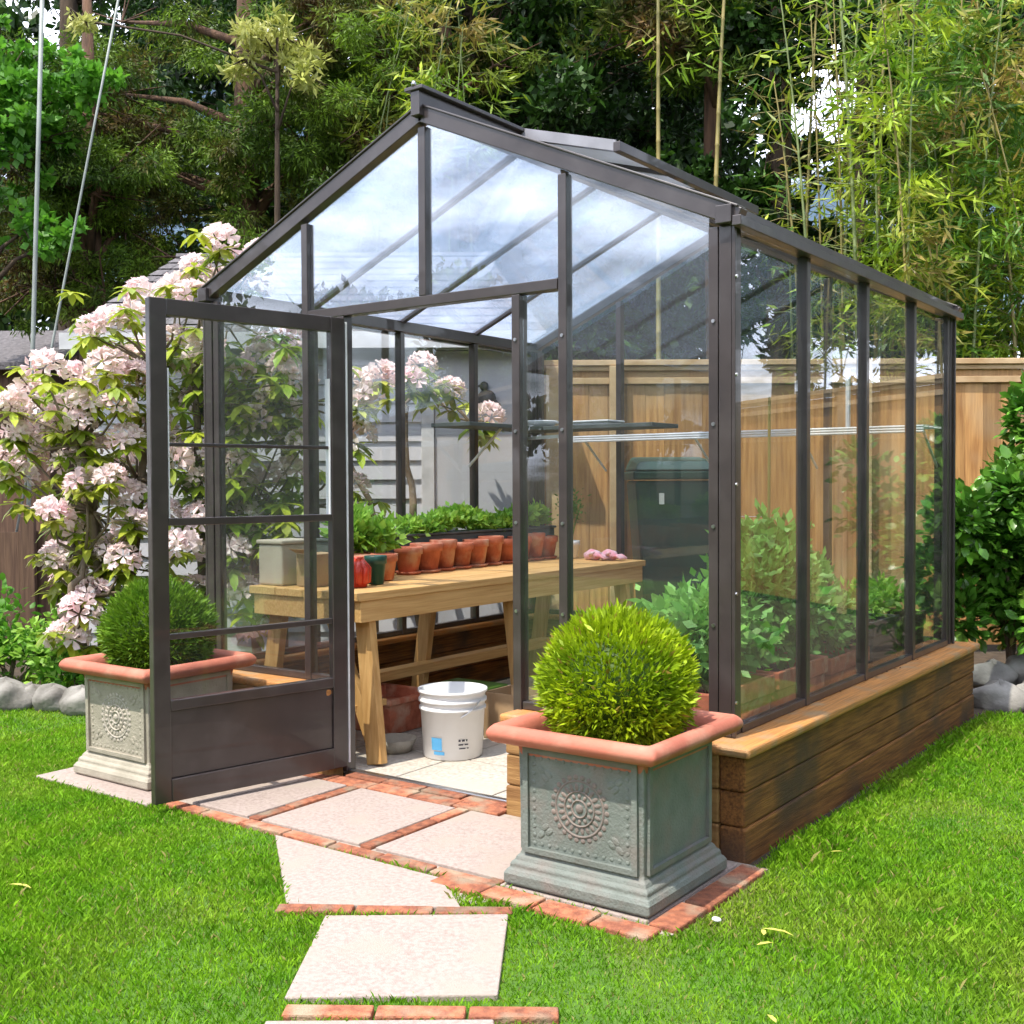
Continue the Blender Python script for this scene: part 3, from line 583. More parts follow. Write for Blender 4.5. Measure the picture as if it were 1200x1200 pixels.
b = MB(); b.box(-2.02,-1.70,.82,1.08,.221,.235); b.build('lid', 'bamboo_green', t, bevel=.006)
t = thing('carton', 'open tan cardboard carton on the floor behind the bucket', 'box', (-1.62,.95,.014))
b = MB(); x0,x1,y0,y1 = -1.67,-1.42,.84,1.06
for q in ((x0,x1,y0,y0+.006),(x0,x1,y1-.006,y1),(x0,x0+.006,y0+.006,y1-.006),(x1-.006,x1,y0+.006,y1-.006)): b.box(*q,.016,.235)
b.box(x0,x1,y0,y1,.014,.018); b.poly([(x1,y0,.235),(x1,y1,.235),(x1+.09,y1,.20),(x1+.09,y0,.20)], (.3,0,.95), .004); b.build('carton', 'cardboard', t)
t = thing('clay_trough', 'reddish clay trough under the bench seen through the lower door pane', 'trough', (-2.2,.75,.014))
b = MB(); b.sqlathe((-2.2,.75,.015), [(0,0),(.14,0),(.165,.15),(.18,.152),(.18,.18),(.15,.18),(.14,.12),(0,.12)]); b.build('trough', 'terracotta', t, bevel=.006)
t = thing('feed_dish', 'small stone coloured dish beside the foot of the bench leg', 'dish', (-1.80,.30,.014))
b = MB(); b.lathe((-1.84,.40,.014), [(0,0),(.07,0),(.10,.06),(.095,.06),(.07,.012),(0,.012)], 24); b.build('dish', 'stoneware', t, smooth=True)

# back shelves
sh = thing('wire_shelf', 'long white wire shelf across the back wall', 'shelf', (-1.2,2.5,1.48))
b = MB()
for y in (2.30, 2.38, 2.46, 2.54, 2.61): b.tube([(-2.2,y,1.50),(-.04,y,1.50)], .0045, 6)
for x in np.arange(-2.2,-.03,.03): b.tube([(x,2.295,1.506),(x,2.612,1.506)], .0018, 4)
for z in (1.500,1.474,1.487): b.tube([(-2.2,2.292,z),(-.04,2.292,z)], .0072, 6)
b.build('wires', 'white_metal', sh)
for x in (-2.05,-1.32,-.70,-.06): MB().bar((x,2.60,1.30),(x,2.34,1.488),.010,.010).build('bracket', 'white_metal', sh)
MB().box(-.545,-.525,2.608,2.63,1.49,1.84).build('upright', 'white_metal', sh)
ds = thing('dark_shelf', 'dark green grey shelf board high in the back left corner', 'shelf', (-2.3,2.3,1.54))
MB().box(-2.58,-1.55,2.28,2.60,1.548,1.572).build('board', 'shelf_board', ds, bevel=.003); MB().box(-2.58,-2.30,1.55,2.275,1.548,1.572).build('board', 'shelf_board', ds, bevel=.003)
MB().bar((-2.58,1.9,1.33),(-2.34,1.9,1.547),.012,.012).build('bracket', 'white_metal', ds)
t = thing('shallow_dish', 'white shallow dish at the left on the dark shelf', 'dish', (-2.40,2.40,1.573))
b = MB(); b.lathe((-2.40,2.40,1.573), [(0,0),(.07,0),(.105,.035),(.10,.04),(.068,.008),(0,.008)], 24); b.build('dish', 'white_plastic', t, smooth=True)
t = thing('tray', 'flat white tray right of the dish on the dark shelf', 'tray', (-2.0,2.42,1.573))
b = MB(); b.box(-2.22,-1.88,2.33,2.50,1.573,1.588); b.box(-2.235,-1.865,2.315,2.515,1.5885,1.600); b.build('tray', 'white_plastic', t, bevel=.005)
# thin wire frame inside, front right
t = thing('wire_support', 'thin pale wire plant support behind the right front pane', 'plant support', (-.5,1.2,.01))
b = MB(); b.tube([(-1.05,2.0,.02),(-1.05,2.0,1.05),(-.72,2.0,1.05),(-.72,2.0,.02)], .005, 6); b.build('wire', 'white_metal', t)
t = thing('garden_cane', 'tall pale cane standing in the vegetable trough', 'cane', (-.30,.62,.4))
MB().tube([(-.30,1.0,.40),(-.295,1.0,1.58)], .006, 6).build('cane', 'culm', t)

# vegetables along the right side
def trough(name, label, x0, x1, y0, y1, h_, m, fol, fm):
    t = thing(name, label, 'planter', ((x0+x1)/2,(y0+y1)/2,.014), 'tubs of plants along the right greenhouse wall')
    b = MB(); cx, cy = (x0+x1)/2, (y0+y1)/2; hx, hy = (x1-x0)/2, (y1-y0)/2
    prof = [(.86,.016),(.95,h_-.07),(1,h_-.068),(1,h_),(.9,h_),(.88,h_-.05)]
    vs = [(cx+hx*r*i, cy+hy*r*j, z) for r, z in prof for i, j in ((-1,-1),(1,-1),(1,1),(-1,1))]
    b.add(vs, [(i*4+k, i*4+(k+1)%4, (i+1)*4+(k+1)%4, (i+1)*4+k) for i in range(len(prof)-1) for k in range(4)]+[(0,3,2,1)]); b.build('tub', m, t, bevel=.01)
    MB().box(x0+.03,x1-.03,y0+.03,y1-.03,h_-.07,h_-.05).build('soil', 'soil', t)
    for (c, r, n, l_, wd_, upb) in fol: leaves('foliage', leafcloud([c], [r], n, l_, wd_, upb, .7, shell=.2), fm, t)
trough('clay_tub', 'terracotta tub of leafy vegetables nearest the front corner', -.46,-.10,.08,.60,.50,'terracotta',
    [((-.30,.36,.66),(.24,.22,.16),2600,.062,.017,.1), ((-.42,.45,.62),(.20,.20,.14),1500,.065,.017,.0)], 'veg')
trough('clay_tub', 'terracotta tub with the tallest green plants, second from the front', -.46,-.10,.64,1.16,.50,'terracotta',
    [((-.28,.88,.74),(.22,.26,.24),3800,.06,.015,.2), ((-.30,1.0,.93),(.15,.18,.14),1300,.055,.014,.3)], 'veg')
trough('clay_tub', 'terracotta tub of lower green plants, third from the front', -.46,-.10,1.20,1.68,.48,'terracotta',
    [((-.26,1.42,.62),(.19,.25,.15),2200,.055,.014,.1), ((-.30,1.5,.80),(.08,.1,.09),300,.05,.013,.4)], 'veg')
trough('black_tub', 'black tub with a small green plant near the back corner', -.42,-.10,1.74,2.12,.58,'black_plastic',
    [((-.26,1.95,.66),(.13,.14,.09),260,.05,.012,.3)], 'lettuce')
trough('brown_tub', 'dark brown tub with a yellow green plant in the back right corner', -.42,-.10,2.18,2.56,.56,'bark',
    [((-.26,2.36,.64),(.14,.15,.10),380,.05,.012,.4)], 'lettuce')
t = thing('side_ledge', 'loose brown leaf litter and soil on the planter wall ledge', 'litter'); tag(t, kind='stuff')
V = leafcloud([(-.02,1.4,.386)], [(.035,1.25,.003)], 260, .02, .006, 0, .2, shell=0); V[:,:,2] = .383+np.abs(V[:,:,2]-.386)*.25+.001; leaves('leaf_litter', V, 'bark_red', t)

# ------------------------------------------------------------------ shed, fences, bin
AX = Vector((rt[0],rt[1],0)).normalized(); AY = Vector((-AX.y, AX.x, 0))     # the shed and fence run square to the view line
def frame_at(px, d):
    p = gnd(px, d); return Matrix(((AX.x,AY.x,0,p[0]),(AX.y,AY.y,0,p[1]),(0,0,1,0),(0,0,0,1)))
def placed(o_list, mtx):
    for o in o_list: o.matrix_world = mtx
def tth(name, label, cat, mtx):
    o = bpy.data.objects.new(name, None); COL.objects.link(o); o.matrix_world = mtx; return tag(o, label, cat)
sm = frame_at(190, 7.95); mpx = 7.95/F
shd = tth('garden_shed', 'pale grey clapboard shed with a grey shingle roof behind the flowering shrub', 'shed', sm)
SW = 430*mpx; SHT = 2.25; SL = -.52
b = MB()
for k in range(17):
    z = .06+k*.133
    if z+.133 > SHT+.05: break
    b.add([(SL,-.004,z+.133),(SW-.75,-.004,z+.133),(SW-.75,-.022,z),(SL,-.022,z),(SL,.03,z+.133),(SW-.75,.03,z+.133),(SW-.75,.03,z),(SL,.03,z)],
        [(0,1,2,3),(3,2,6,7),(4,7,6,5),(0,3,7,4),(1,5,6,2),(0,4,5,1)])
b.build('siding', 'siding', shd)
MB().box(SL,SW-.02,.031,2.2,0,SHT).build('wall', 'siding', shd)
MB().box(SW-.749,SW-.66,-.035,.03,0,SHT-.02).build('corner_board', 'trim', shd, bevel=.003)
MB().box(SW-.655,SW-.10,-.014,.03,0,SHT-.10).build('door_panel', 'siding', shd, bevel=.003)
MB().box(SW-.655,SW-.10,-.028,.03,SHT-.095,SHT-.02).build('lintel', 'trim', shd, bevel=.003)
MB().box(SW-.095,SW,-.035,.03,0,SHT-.02).build('corner_board', 'trim', shd, bevel=.003)
b = MB()   # hipped roof of shingle courses
x0, x1, y0, y1, rz = SL-.10, SW+.12, -.20, 2.4, 3.02
nC = 11
def roofpt(t_, side):
    xa, xb = x0+t_*.42, x1-t_*.42; ym = y0+(y1-y0)/2*t_; z = SHT+.0+(rz-SHT)*t_
    return xa, xb, ym, z
for k in range(nC):
    t0, t1 = k/nC, (k+1)/nC; a = roofpt(t0,0); c = roofpt(t1,0)
    nT = 26
    for q in range(nT):
        fa0 = a[0]+(a[1]-a[0])*q/nT; fa1 = a[0]+(a[1]-a[0])*(q+1)/nT-.006; fc0 = c[0]+(c[1]-c[0])*q/nT; fc1 = c[0]+(c[1]-c[0])*(q+1)/nT-.006
        b.add([(fa0,a[2],a[3]+.016),(fa1,a[2],a[3]+.016),(fc1,c[2],c[3]+.006),(fc0,c[2],c[3]+.006)], [(0,1,2,3)])
b.build('roof_shingles', 'shingle', shd)
b = MB(); A = roofpt(0,0); C_ = roofpt(1,0)
b.add([(A[0],y0,A[3]),(A[1],y0,A[3]),(A[1],y1,A[3]),(A[0],y1,A[3]),(C_[0],C_[2],C_[3]),(C_[1],C_[2],C_[3])], [(0,1,5,4),(2,3,4,5),(1,2,5),(3,0,4),(0,3,2,1)]); b.build('roof', 'shingle', shd)
MB().box(A[0],A[1],y0-.02,y0-.001,SHT-.10,SHT+.012).build('fascia', 'trim', shd)
MB().tube([(C_[0],C_[2],C_[3]+.01),(C_[1],C_[2],C_[3]+.01)], .03, 6).build('ridge', 'shingle', shd)
# round dark ornament on the shed wall
om = Vector(at(570,466,7.9))
t = thing('wall_ornament', 'dark round bird shaped ornament on the grey shed wall', 'ornament', om)
b = MB(); n_ = 14
def sph(b, c, r, sx=1, sy=1, sz=1, n_=14):
    pr = [(r*math.sin(a), -r*math.cos(a)*sz) for a in np.linspace(.01,math.pi-.01,10)]; b.lathe(c, pr, n_, sx, sy)
sph(b, om+Vector((0,0,-.01)), .078, 1,.6,.85); sph(b, om+Vector((-.02,0,.08)), .034, 1,.8,1)
b.tube([om+Vector((.04,0,-.02)), om+Vector((.10,.03,-.06))], [.03,.008], 8); b.tube([om+Vector((-.04,-.01,.085)), om+Vector((-.085,-.02,.075))], [.012,.003], 6)
b.build('body', 'dark_iron', t, smooth=True)
MB().bar(om+Vector((0,.02,0)), om+Vector((0,.02,0))+Vector(AY)*.12, .02,.02).build('bracket', 'dark_iron', t)

def fence(px0, px1, d, zt, label, mfence, mcap, postpx, cap=True):
    m = frame_at(px0, d); Lf = (px1-px0)*d/F; t = tth('board_fence', label, 'fence', m)
    b = MB(); x = 0
    while x < Lf:
        wd = .135+random.uniform(-.006,.006); y = random.uniform(-.003,.003); b.box(x,x+wd-.0015,y,y+.02,.05,zt-.16+(0 if cap else random.uniform(-.01,.01))); x += wd
    b.build('boards', mfence, t)
    if cap:
        MB().box(-.05,Lf+.05,-.05,.075,zt-.04,zt).build('cap_rail', mcap, t, bevel=.004)
        MB().box(-.03,Lf+.03,-.028,-.006,zt-.075,zt-.041).build('upper_rail', mcap, t, bevel=.003)
        MB().box(-.03,Lf+.03,-.028,-.006,zt-.17,zt-.125).build('lower_rail', mcap, t, bevel=.003)
        MB().box(0,Lf,-.004,.01,zt-.124,zt-.076).build('upper_boards', mfence, t)
    for q in postpx:
        xx = (q-px0)*d/F; MB().box(xx-.05,xx+.05,-.075,-.030,0,zt-.045).build('post', mcap, t, bevel=.004)
    return t
fence(626, 2150, 8.15, 2.10, 'tan board fence with a flat cap rail behind the greenhouse', 'fence', 'fence_cap', (648, 722, 1010, 1330, 1650, 1970))
fence(-260, 60, 8.3, 1.05, 'low dark brown board fence at the far left behind the shrub', 'fence_dark', 'fence_dark', (-60, 36), False)
# neighbour's outbuilding far left
m = frame_at(-190, 11.5); t = tth('outbuilding', 'small dark outbuilding with a light grey roof at the far left edge', 'outbuilding', m)
MB().box(0,2.15,0,2,0,2.45).build('wall', 'fence_dark', t); b = MB(); b.add([(-.1,-.2,2.45),(2.3,-.2,2.45),(2.3,1.2,2.95),(-.1,1.2,2.95),(-.1,-.2,2.38),(2.3,-.2,2.38),(2.3,1.2,2.88),(-.1,1.2,2.88)], [(0,1,2,3),(7,6,5,4),(0,4,5,1),(1,5,6,2),(2,6,7,3),(3,7,4,0)]); b.build('roof', 'shingle', t)
# green bin
m = frame_at(787, 7.45); t = tth('wheelie_bin', 'dark green wheeled refuse bin between the greenhouse and the fence', 'bin', m)
b = MB(); vs = []
for (hw, y0_, y1_, z) in ((.20,-.22,.2,.06),(.215,-.24,.24,.5),(.27,-.30,.27,1.24)): vs += [(-hw,y0_,z),(hw,y0_,z),(hw,y1_,z),(-hw,y1_,z)]
b.add(vs, [(i*4+k, i*4+(k+1)%4, (i+1)*4+(k+1)%4, (i+1)*4+k) for i in range(2) for k in range(4)]+[(0,3,2,1),(8,9,10,11)]); b.build('body', 'bin_green', t, bevel=.025, seg=3)
MB().box(-.285,.285,-.32,.30,1.245,1.30).build('rim', 'bin_green', t, bevel=.012)
b = MB(); b.add([(-.28,-.33,1.302),(.28,-.33,1.302),(.28,.31,1.302),(-.28,.31,1.302),(-.24,-.26,1.36),(.24,-.26,1.36),(.24,.27,1.40),(-.24,.27,1.40)], [(0,3,2,1),(4,5,6,7),(0,1,5,4),(1,2,6,5),(2,3,7,6),(3,0,4,7)]); b.build('lid', 'bin_green', t, bevel=.02, seg=3)
for s in (-1,1): MB().tube([(s*.20,.22,.10),(s*.25,.22,.10)], .10, 20).build('wheel', 'black_plastic', t, bevel=.008)
MB().box(-.12,-.09,-.312,-.295,1.09,1.16).build('label_clip', 'white_plastic', t)
MB().box(-.2,.2,-.268,-.262,.85,.87).build('moulding', 'bin_green', t)

# ------------------------------------------------------------------ rocks
def rock(c, s, label, grp):
    b = MB(); n1, n2 = 9, 14; vs = []; sd = random.random()*9
    for i in range(n1):
        a = math.pi*i/(n1-1)
        for k in range(n2):
            p = 2*math.pi*k/n2; r = 1+.16*math.sin(3*p+sd+a*2)+.12*math.sin(5*a+2*p+sd*2)+random.uniform(-.03,.03)
            vs.append((c[0]+s[0]*r*math.sin(a)*math.cos(p), c[1]+s[1]*r*math.sin(a)*math.sin(p), max(c[2]+s[2]*r*math.cos(a), -.03)))
    b.add(vs, [(i*n2+k, (i+1)*n2+k, (i+1)*n2+(k+1)%n2, i*n2+(k+1)%n2) for i in range(n1-1) for k in range(n2)])
    o = b.build('rock', 'rock', None); o.modifiers.new('s','SUBSURF').render_levels = 1; o.data.polygons.foreach_set('use_smooth', [True]*len(o.data.polygons)); tag(o, label, 'rock', grp)
for i, (px, d, s) in enumerate(((2,6.25,.19),(34,6.3,.13),(58,6.2,.15),(92,6.1,.16),(122,6.05,.12),(150,6.0,.13),(-30,6.3,.16))):
    c = gnd(px, d, .05); rock(c, (s,s*.7,s*.55), 'grey edging stone between lawn and left flower bed', 'stones edging the left flower bed')
for i, (px, d, z, s) in enumerate(((1172,6.15,.03,.17),(1215,6.1,.04,.15),(1165,6.5,.10,.15),(1205,6.5,.13,.16),(1240,6.2,.05,.2))):
    c = gnd(px, d, z); rock(c, (s,s*.8,s*.6), 'brown grey stone beyond the far end of the timber wall', 'stones at the right shrub')

# ------------------------------------------------------------------ shaped leaves for nearer plants
def bigleaf(B, ax, nn, ln, wd, cup=.15):
    """6-vertex pointed leaves, returns (n*6,3) and faces (n,?)"""
    ax = ax/np.linalg.norm(ax,axis=1)[:,None]; sd = np.cross(ax, nn); sd /= np.linalg.norm(sd,axis=1)[:,None]+1e-9; nr_ = np.cross(sd, ax)
    ln = ln[:,None]; wd = wd[:,None]
    a = B; b_ = B+ax*ln*.30+sd*wd+nr_*wd*cup; c = B+ax*ln*.70+sd*wd*.85+nr_*(wd*cup-ln*.03); d = B+ax*ln-nr_*ln*.12
    e = B+ax*ln*.70-sd*wd*.85+nr_*(wd*cup-ln*.03); f = B+ax*ln*.30-sd*wd+nr_*wd*cup; m1 = B+ax*ln*.30; m2 = B+ax*ln*.70-nr_*ln*.03
    V = np.stack([a,b_,c,d,e,f,m1,m2],1); n = len(B); o = (np.arange(n)*8)[:,None]
    Fq = np.concatenate([o+np.array([[0,6,1,1]])[:, [0,1,2,2]]*1, ], 0)
    T = [(0,6,1),(6,2,1),(6,7,2),(7,3,2),(0,5,6),(5,4,6),(6,4,7),(7,4,3)]
    return V.reshape(-1,3), np.concatenate([o+np.array([t_]) for t_ in T], 0)
# rhododendron
def mind(px, d):
    while gnd(px, d)[0] > -2.9 and px > 240: d += .04
    return min(d, 7.75)
clu = [(262,288),(300,294),(232,318),(262,328),(205,345),(170,350),(222,348),(130,375),(105,390),(152,368),(55,435),(35,462),(14,475),(90,445),(125,430),(152,420),(15,505),(35,520),
 (80,482),(105,470),(95,497),(140,475),(52,500),(4,535),(22,560),(60,600),(75,545),(110,522),(150,520),(152,450),(100,572),(128,560),(150,585),(90,625),(145,655),(112,695),(80,745),(95,715),(150,612),
 (132,640),(65,655),(86,678),(205,395),(225,430),(262,482),(230,470),(332,430),(352,445),(320,472),(340,400),(300,418),(215,522),(200,545),(232,562),(282,542),(312,562),(342,552),(262,592),(290,606),
 (215,642),(250,655),(272,642),(225,692),(285,695),(300,735),(355,522),(415,450),(447,438),(430,468),(415,515),(497,432),(527,462),(572,487),(482,445),(418,572),(250,530),(180,500),(180,430),(190,600),(340,480),(240,405),(275,440),(300,490),(330,510),(255,520),(280,570),(310,620),(240,610)]
rb = gnd(250, 6.9); rh = thing('rhododendron', 'large rhododendron covered in pale pink blossom, leaning over the left greenhouse side', 'flowering shrub', rb)
nodes = [(gnd(120,6.7,.05),at(110,600,6.6),at(90,520,6.5)),(gnd(150,6.8,.05),at(160,560,6.7),at(180,430,6.6)),(gnd(300,7.0,.05),at(290,620,7.0),at(270,500,7.0)),(gnd(330,7.1,.05),at(330,600,7.2),at(340,470,7.3)),
         (gnd(505,7.7,.05),at(470,650,7.65),at(425,590,7.6),at(412,520,7.55)),(gnd(500,7.7,.05),at(492,620,7.65),at(478,540,7.65),at(470,480,7.65),at(500,450,7.6)),(gnd(90,6.6,.05),at(95,700,6.5),at(100,650,6.5)),(gnd(240,6.9,.05),at(235,480,6.8),at(235,360,6.8)),(gnd(430,7.6),at(445,660,7.6),at(410,600,7.6),at(400,560,7.6))]
tr_ = MB(); nodept = []
for nd in nodes:
    pts = []
    for i in range(len(nd)-1):
        for q in range(3): pts.append(np.array(nd[i])+(np.array(nd[i+1])-np.array(nd[i]))*q/3+rng.normal(size=3)*.03*(i+q > 0))
    pts.append(np.array(nd[-1])); m_ = len(pts); tr_.tube(pts, [.032-.018*i/(m_-1) for i in range(m_)], 7)
    nodept += [np.array(nd[-1])]+([np.array(nd[-2])] if len(nd) > 2 else [])
nodept = np.array(nodept)
tr_.build('trunk', 'twig', rh, smooth=True)
# one blossom truss, reused
def truss_mesh():
    Vs = []; Fs = []; o = 0
    for q in range(13):
        d = rng.normal(size=3); d[2] = abs(d[2])*.9-.15; d /= np.linalg.norm(d); c = d*.052
        a1 = np.cross(d, [0,.3,1.]); a1 /= np.linalg.norm(a1); a2 = np.cross(d, a1); ph = random.random()*6
        for k in range(5):
            t0 = ph+k*2*math.pi/5; r_ = .036
            for i, (rr, tt, hh) in enumerate(((.1,0,0),(.65,-.45,.012),(1.0,-.28,.010),(1.05,.28,.012),(.65,.45,.012))):
                v = c+r_*rr*(a1*math.cos(t0+tt)+a2*math.sin(t0+tt))+d*(hh+.008*math.sin(q+k+i*2)); Vs.append(v)
            Fs.append((o,o+1,o+2)); Fs.append((o,o+2,o+3)); Fs.append((o,o+3,o+4)); o += 5
    me = bpy.data.meshes.new('blossom'); me.from_pydata([tuple(v) for v in Vs], [], Fs); me.materials.append(M['petal']); return me
tm = [truss_mesh() for _ in range(4)]
tw = MB(); LB, LA, LN_, LL, LW = [], [], [], [], []
cl3 = []
for i, (px, py) in enumerate(clu):
    d = mind(px, 6.35+random.random()*.5+.15*(px > 240)); p = at(px+random.uniform(-4,4), py+random.uniform(-4,4), d); cl3.append(p)
# a deeper scatter behind the front ones
for q in range(12):
    px = random.uniform(-60,330); py = random.uniform(max(330, 470-px*.5), 690); d = mind(px, 6.9+random.random()*.5); cl3.append(at(px, py, d))
for i, p in enumerate(cl3):
    if i < 100:
        o = bpy.data.objects.new('blossom', tm[i % 4]); COL.objects.link(o); o.parent = rh; o.location = Vector(p-rb); s_ = random.uniform(1.3,1.85)
        o.scale = (s_,s_,s_*.9); o.rotation_euler = (random.uniform(-.3,.3),random.uniform(-.3,.3),random.uniform(0,6))
    for w_ in range(2 if i%3 else 3):
        q = p+(rng.normal(size=3)*.11 if w_ else 0); k = 9
        for j in range(k):
            a = 2*math.pi*j/k+random.random()*.4; LB.append(q+np.array([0,0,-.03])); LA.append((math.cos(a),math.sin(a),random.uniform(-.9,.1))); LN_.append((math.cos(a)*.5,math.sin(a)*.5,1)); LL.append(random.uniform(.10,.15)); LW.append(random.uniform(.018,.027))
    nb = nodept[np.argmin(np.linalg.norm(nodept-p-np.array([0,0,-.25]),axis=1))]; mid = (nb+p)/2+np.array([0,0,-.06])+rng.normal(size=3)*.03
    tw.tube([nb, mid, p-np.array([0,0,.03])], [.011,.008,.005], 5)
# leaf rosettes without flowers
ext = [(120,395),(140,400),(95,400),(250,300),(290,305),(275,310),(260,470),(300,450),(320,455),(330,470),(445,450),(480,440),(500,455),(530,480),(565,510),(555,500),(420,590),(425,600),(60,450),(140,510),(85,590),(95,650),(110,640),(120,660),(35,540),(75,500),(20,590),(230,450),(215,560),(300,580),(330,590),(270,560),(240,620),(420,480),(410,470),(500,470),(520,450),(570,500)]
for (px, py) in ext+[(random.uniform(60,370), random.uniform(400,700)) for _ in range(110)]+[(random.uniform(200,360), random.uniform(385,720)) for _ in range(60)]:
    d = mind(px, 6.5+random.random()*.7); q = at(px, py, d)
    for j in range(9):
        a = 2*math.pi*j/9+random.random()*.4; LB.append(q); LA.append((math.cos(a),math.sin(a),random.uniform(-1.1,.3))); LN_.append((math.cos(a)*.5,math.sin(a)*.5,1)); LL.append(random.uniform(.11,.17)); LW.append(random.uniform(.020,.032))
    nb = nodept[np.argmin(np.linalg.norm(nodept-q,axis=1))]; tw.tube([nb, (nb+q)/2+rng.normal(size=3)*.04, q], [.009,.007,.004], 5)
tw.build('branches', 'twig', rh, smooth=True)
v_, f_ = bigleaf(np.array(LB), np.array(LA), np.array(LN_), np.array(LL), np.array(LW)); npmesh('leaves', v_, f_, 'rhodo_leaf', rh)

# glossy shrub on the right
def broadshrub(name, label, cen, rad, n, ln, wd, m, cat='shrub', stems=9):
    base = (cen[0],cen[1],0.0); t = thing(name, label, cat, base)
    b = MB(); tips = []
    for k in range(stems):
        d = rng.normal(size=3); d[2] = abs(d[2]); d /= np.linalg.norm(d); tip = np.array(cen)+d*np.array(rad)*.8; b.tube([base, (np.array(base)+tip)/2+rng.normal(size=3)*.05, tip], [.018,.012,.005], 6)
    b.build('stems', 'twig', t)
    cs = np.array(cen)+rng.normal(size=(26,3))*np.array(rad)*.55; cs[:,2] = np.maximum(cs[:,2], .12)
    idx = rng.integers(0, len(cs), n); d = rng.normal(size=(n,3)); d /= np.linalg.norm(d,axis=1)[:,None]
    B = cs[idx]+d*np.array(rad)*.36*rng.uniform(.3,1.1,n)[:,None]; B[:,2] = np.maximum(B[:,2], .03)
    ax = d+rng.normal(size=(n,3))*.5+np.array([0,0,.25]); nn = rng.normal(size=(n,3))*.4+np.array([0,0,1.])+d*.3
    v_, f_ = bigleaf(B, ax, nn, rng.uniform(.7,1.2,n)*ln, rng.uniform(.8,1.2,n)*wd); npmesh('leaves', v_, f_, m, t); return t
c = at(1186, 640, 6.75); broadshrub('laurel_shrub', 'glossy broad leaved green shrub beyond the back right corner', (c[0],c[1],.78), (.36,.38,.56), 7500, .080, .024, 'laurel_leaf')
c = at(1300, 640, 6.6); broadshrub('laurel_shrub', 'second glossy green shrub further right along the fence', (c[0],c[1],.75), (.45,.4,.5), 2400, .085, .022, 'laurel_leaf')
for i, (px, d, z, r, n) in enumerate(((5,6.75,.28,.24,700),(50,6.7,.22,.20,600),(95,6.6,.15,.16,400),(-50,6.9,.35,.3,700),(140,6.5,.12,.15,300))):
    c = gnd(px, d); broadshrub('perennial', ['bushy bright green plant at the left edge of the flower bed','green leafy plant left of the blossom in the flower bed','low green plant below the blossom','taller green plant just past the left edge','low green plant behind the beige planter'][i], (c[0],c[1],z), (r,r,r*.8), n, .06, .016, 'maple' if i != 1 else 'lettuce', 'plant', 5)

# ------------------------------------------------------------------ trees
def tree(name, label, px, d, htrunk, r0, clumps, n, ln, wd, leafm, barkm, upb=.2, out=.5, droop=0, lean=0, shell=.35, cat='tree', group=None):
    """clumps: (px, py, depth offset, radius xy, radius z) given as places in space"""
    b0 = gnd(px, d); t = thing(name, label, cat, b0, group)
    top = at(px+lean, 566, d); top = np.array([top[0],top[1],htrunk]); b = MB()
    mid = (b0+top)/2+rng.normal(size=3)*.08; b.tube([b0-np.array([0,0,.05]), lin(b0,mid,.5), mid, lin(mid,top,.5), top], [r0,r0*.85,r0*.7,r0*.5,r0*.25], 10)
    cs = []; rs = []
    for (cx, cy, dd, rx, rz_) in clumps:
        c = at(cx, cy, d+dd); cs.append(c); rs.append((rx,rx,rz_))
        zt_ = min(max(c[2]-.5, .8), htrunk*.95); s0 = lin(b0, top, zt_/htrunk); b.tube([s0, (np.array(s0)+c)/2+np.array([0,0,.1]), c], [r0*.28,r0*.18,.012], 6)
        for k in range(5): q = c+rng.normal(size=3)*np.array((rx,rx,rz_))*.6; b.tube([c,(c+q)/2,q],[.012,.008,.004],4,False)
    b.build('trunk', barkm, t, smooth=True)
    # break every clump in small sprays
    sub = []; sr = []
    for c, r in zip(cs, rs):
        for k in range(11): sub.append(c+rng.normal(size=3)*np.array(r)*.55); sr.append(np.array(r)*rng.uniform(.22,.42)*np.array((1,1,.75)))
    leaves('crown', leafcloud(sub, sr, n, ln, wd, upb, out, droop, shell), leafm, t); return t
def rc(n, x, y, dd, r, rzf=.7):
    return [(random.uniform(*x), random.uniform(*y), random.uniform(*dd), random.uniform(*r), random.uniform(*r)*rzf) for _ in range(n)]
tree('evergreen_tree', 'dark evergreen at the top left behind the cables', 90, 14, 9, .22, rc(16,(-60,330),(-60,330),(-.5,1),(.7,1.1)), 26000, .13,.022, 'dark_leaf','bark', droop=.5)
tree('cedar_tree', 'big olive green cedar with drooping boughs above the shed roof', 300, 11.5, 8, .20, rc(24,(100,470),(10,320),(-1,.8),(.5,.85)), 95000, .075,.0085, 'cedar','bark_red', upb=0, out=.7, droop=.45)
tree('cedar_tree', 'smaller olive green cedar between the two cables', 110, 11, 6, .16, rc(12,(20,200),(190,350),(-.6,.6),(.4,.7)), 42000, .075,.0085, 'cedar','bark_red', upb=0, out=.7, droop=.45)
tree('maple_tree', 'bright fresh green maple at the left edge', -20, 10, 5.0, .10, [(15,150,0,.42,.3),(75,115,.1,.38,.24),(100,100,0,.25,.18),(5,95,0,.35,.25),(40,165,.2,.3,.2),(-40,150,0,.5,.4),(0,60,.3,.3,.2),(30,270,0,.25,.2),(60,285,0,.25,.15)], 6500, .085,.03, 'maple','bark')
tree('golden_shrub_tree', 'slender tree with cream yellow leaves above the cedar', 330, 10.2, 5.2, .05, [(320,60,0,.32,.20),(355,85,-.1,.22,.14),(285,70,0,.18,.13),(335,45,.1,.25,.12),(100,25,0,.14,.1)], 1700, .10,.014, 'gold_leaf','bark', droop=.2)
tree('dark_tree', 'dense dark green tree directly behind the greenhouse ridge', 640, 12.5, 8.5, .16, rc(22,(430,840),(-40,300),(-.6,1.5),(.6,1.0)), 42000, .12,.026, 'dark_leaf','bark', droop=.2, lean=-120)
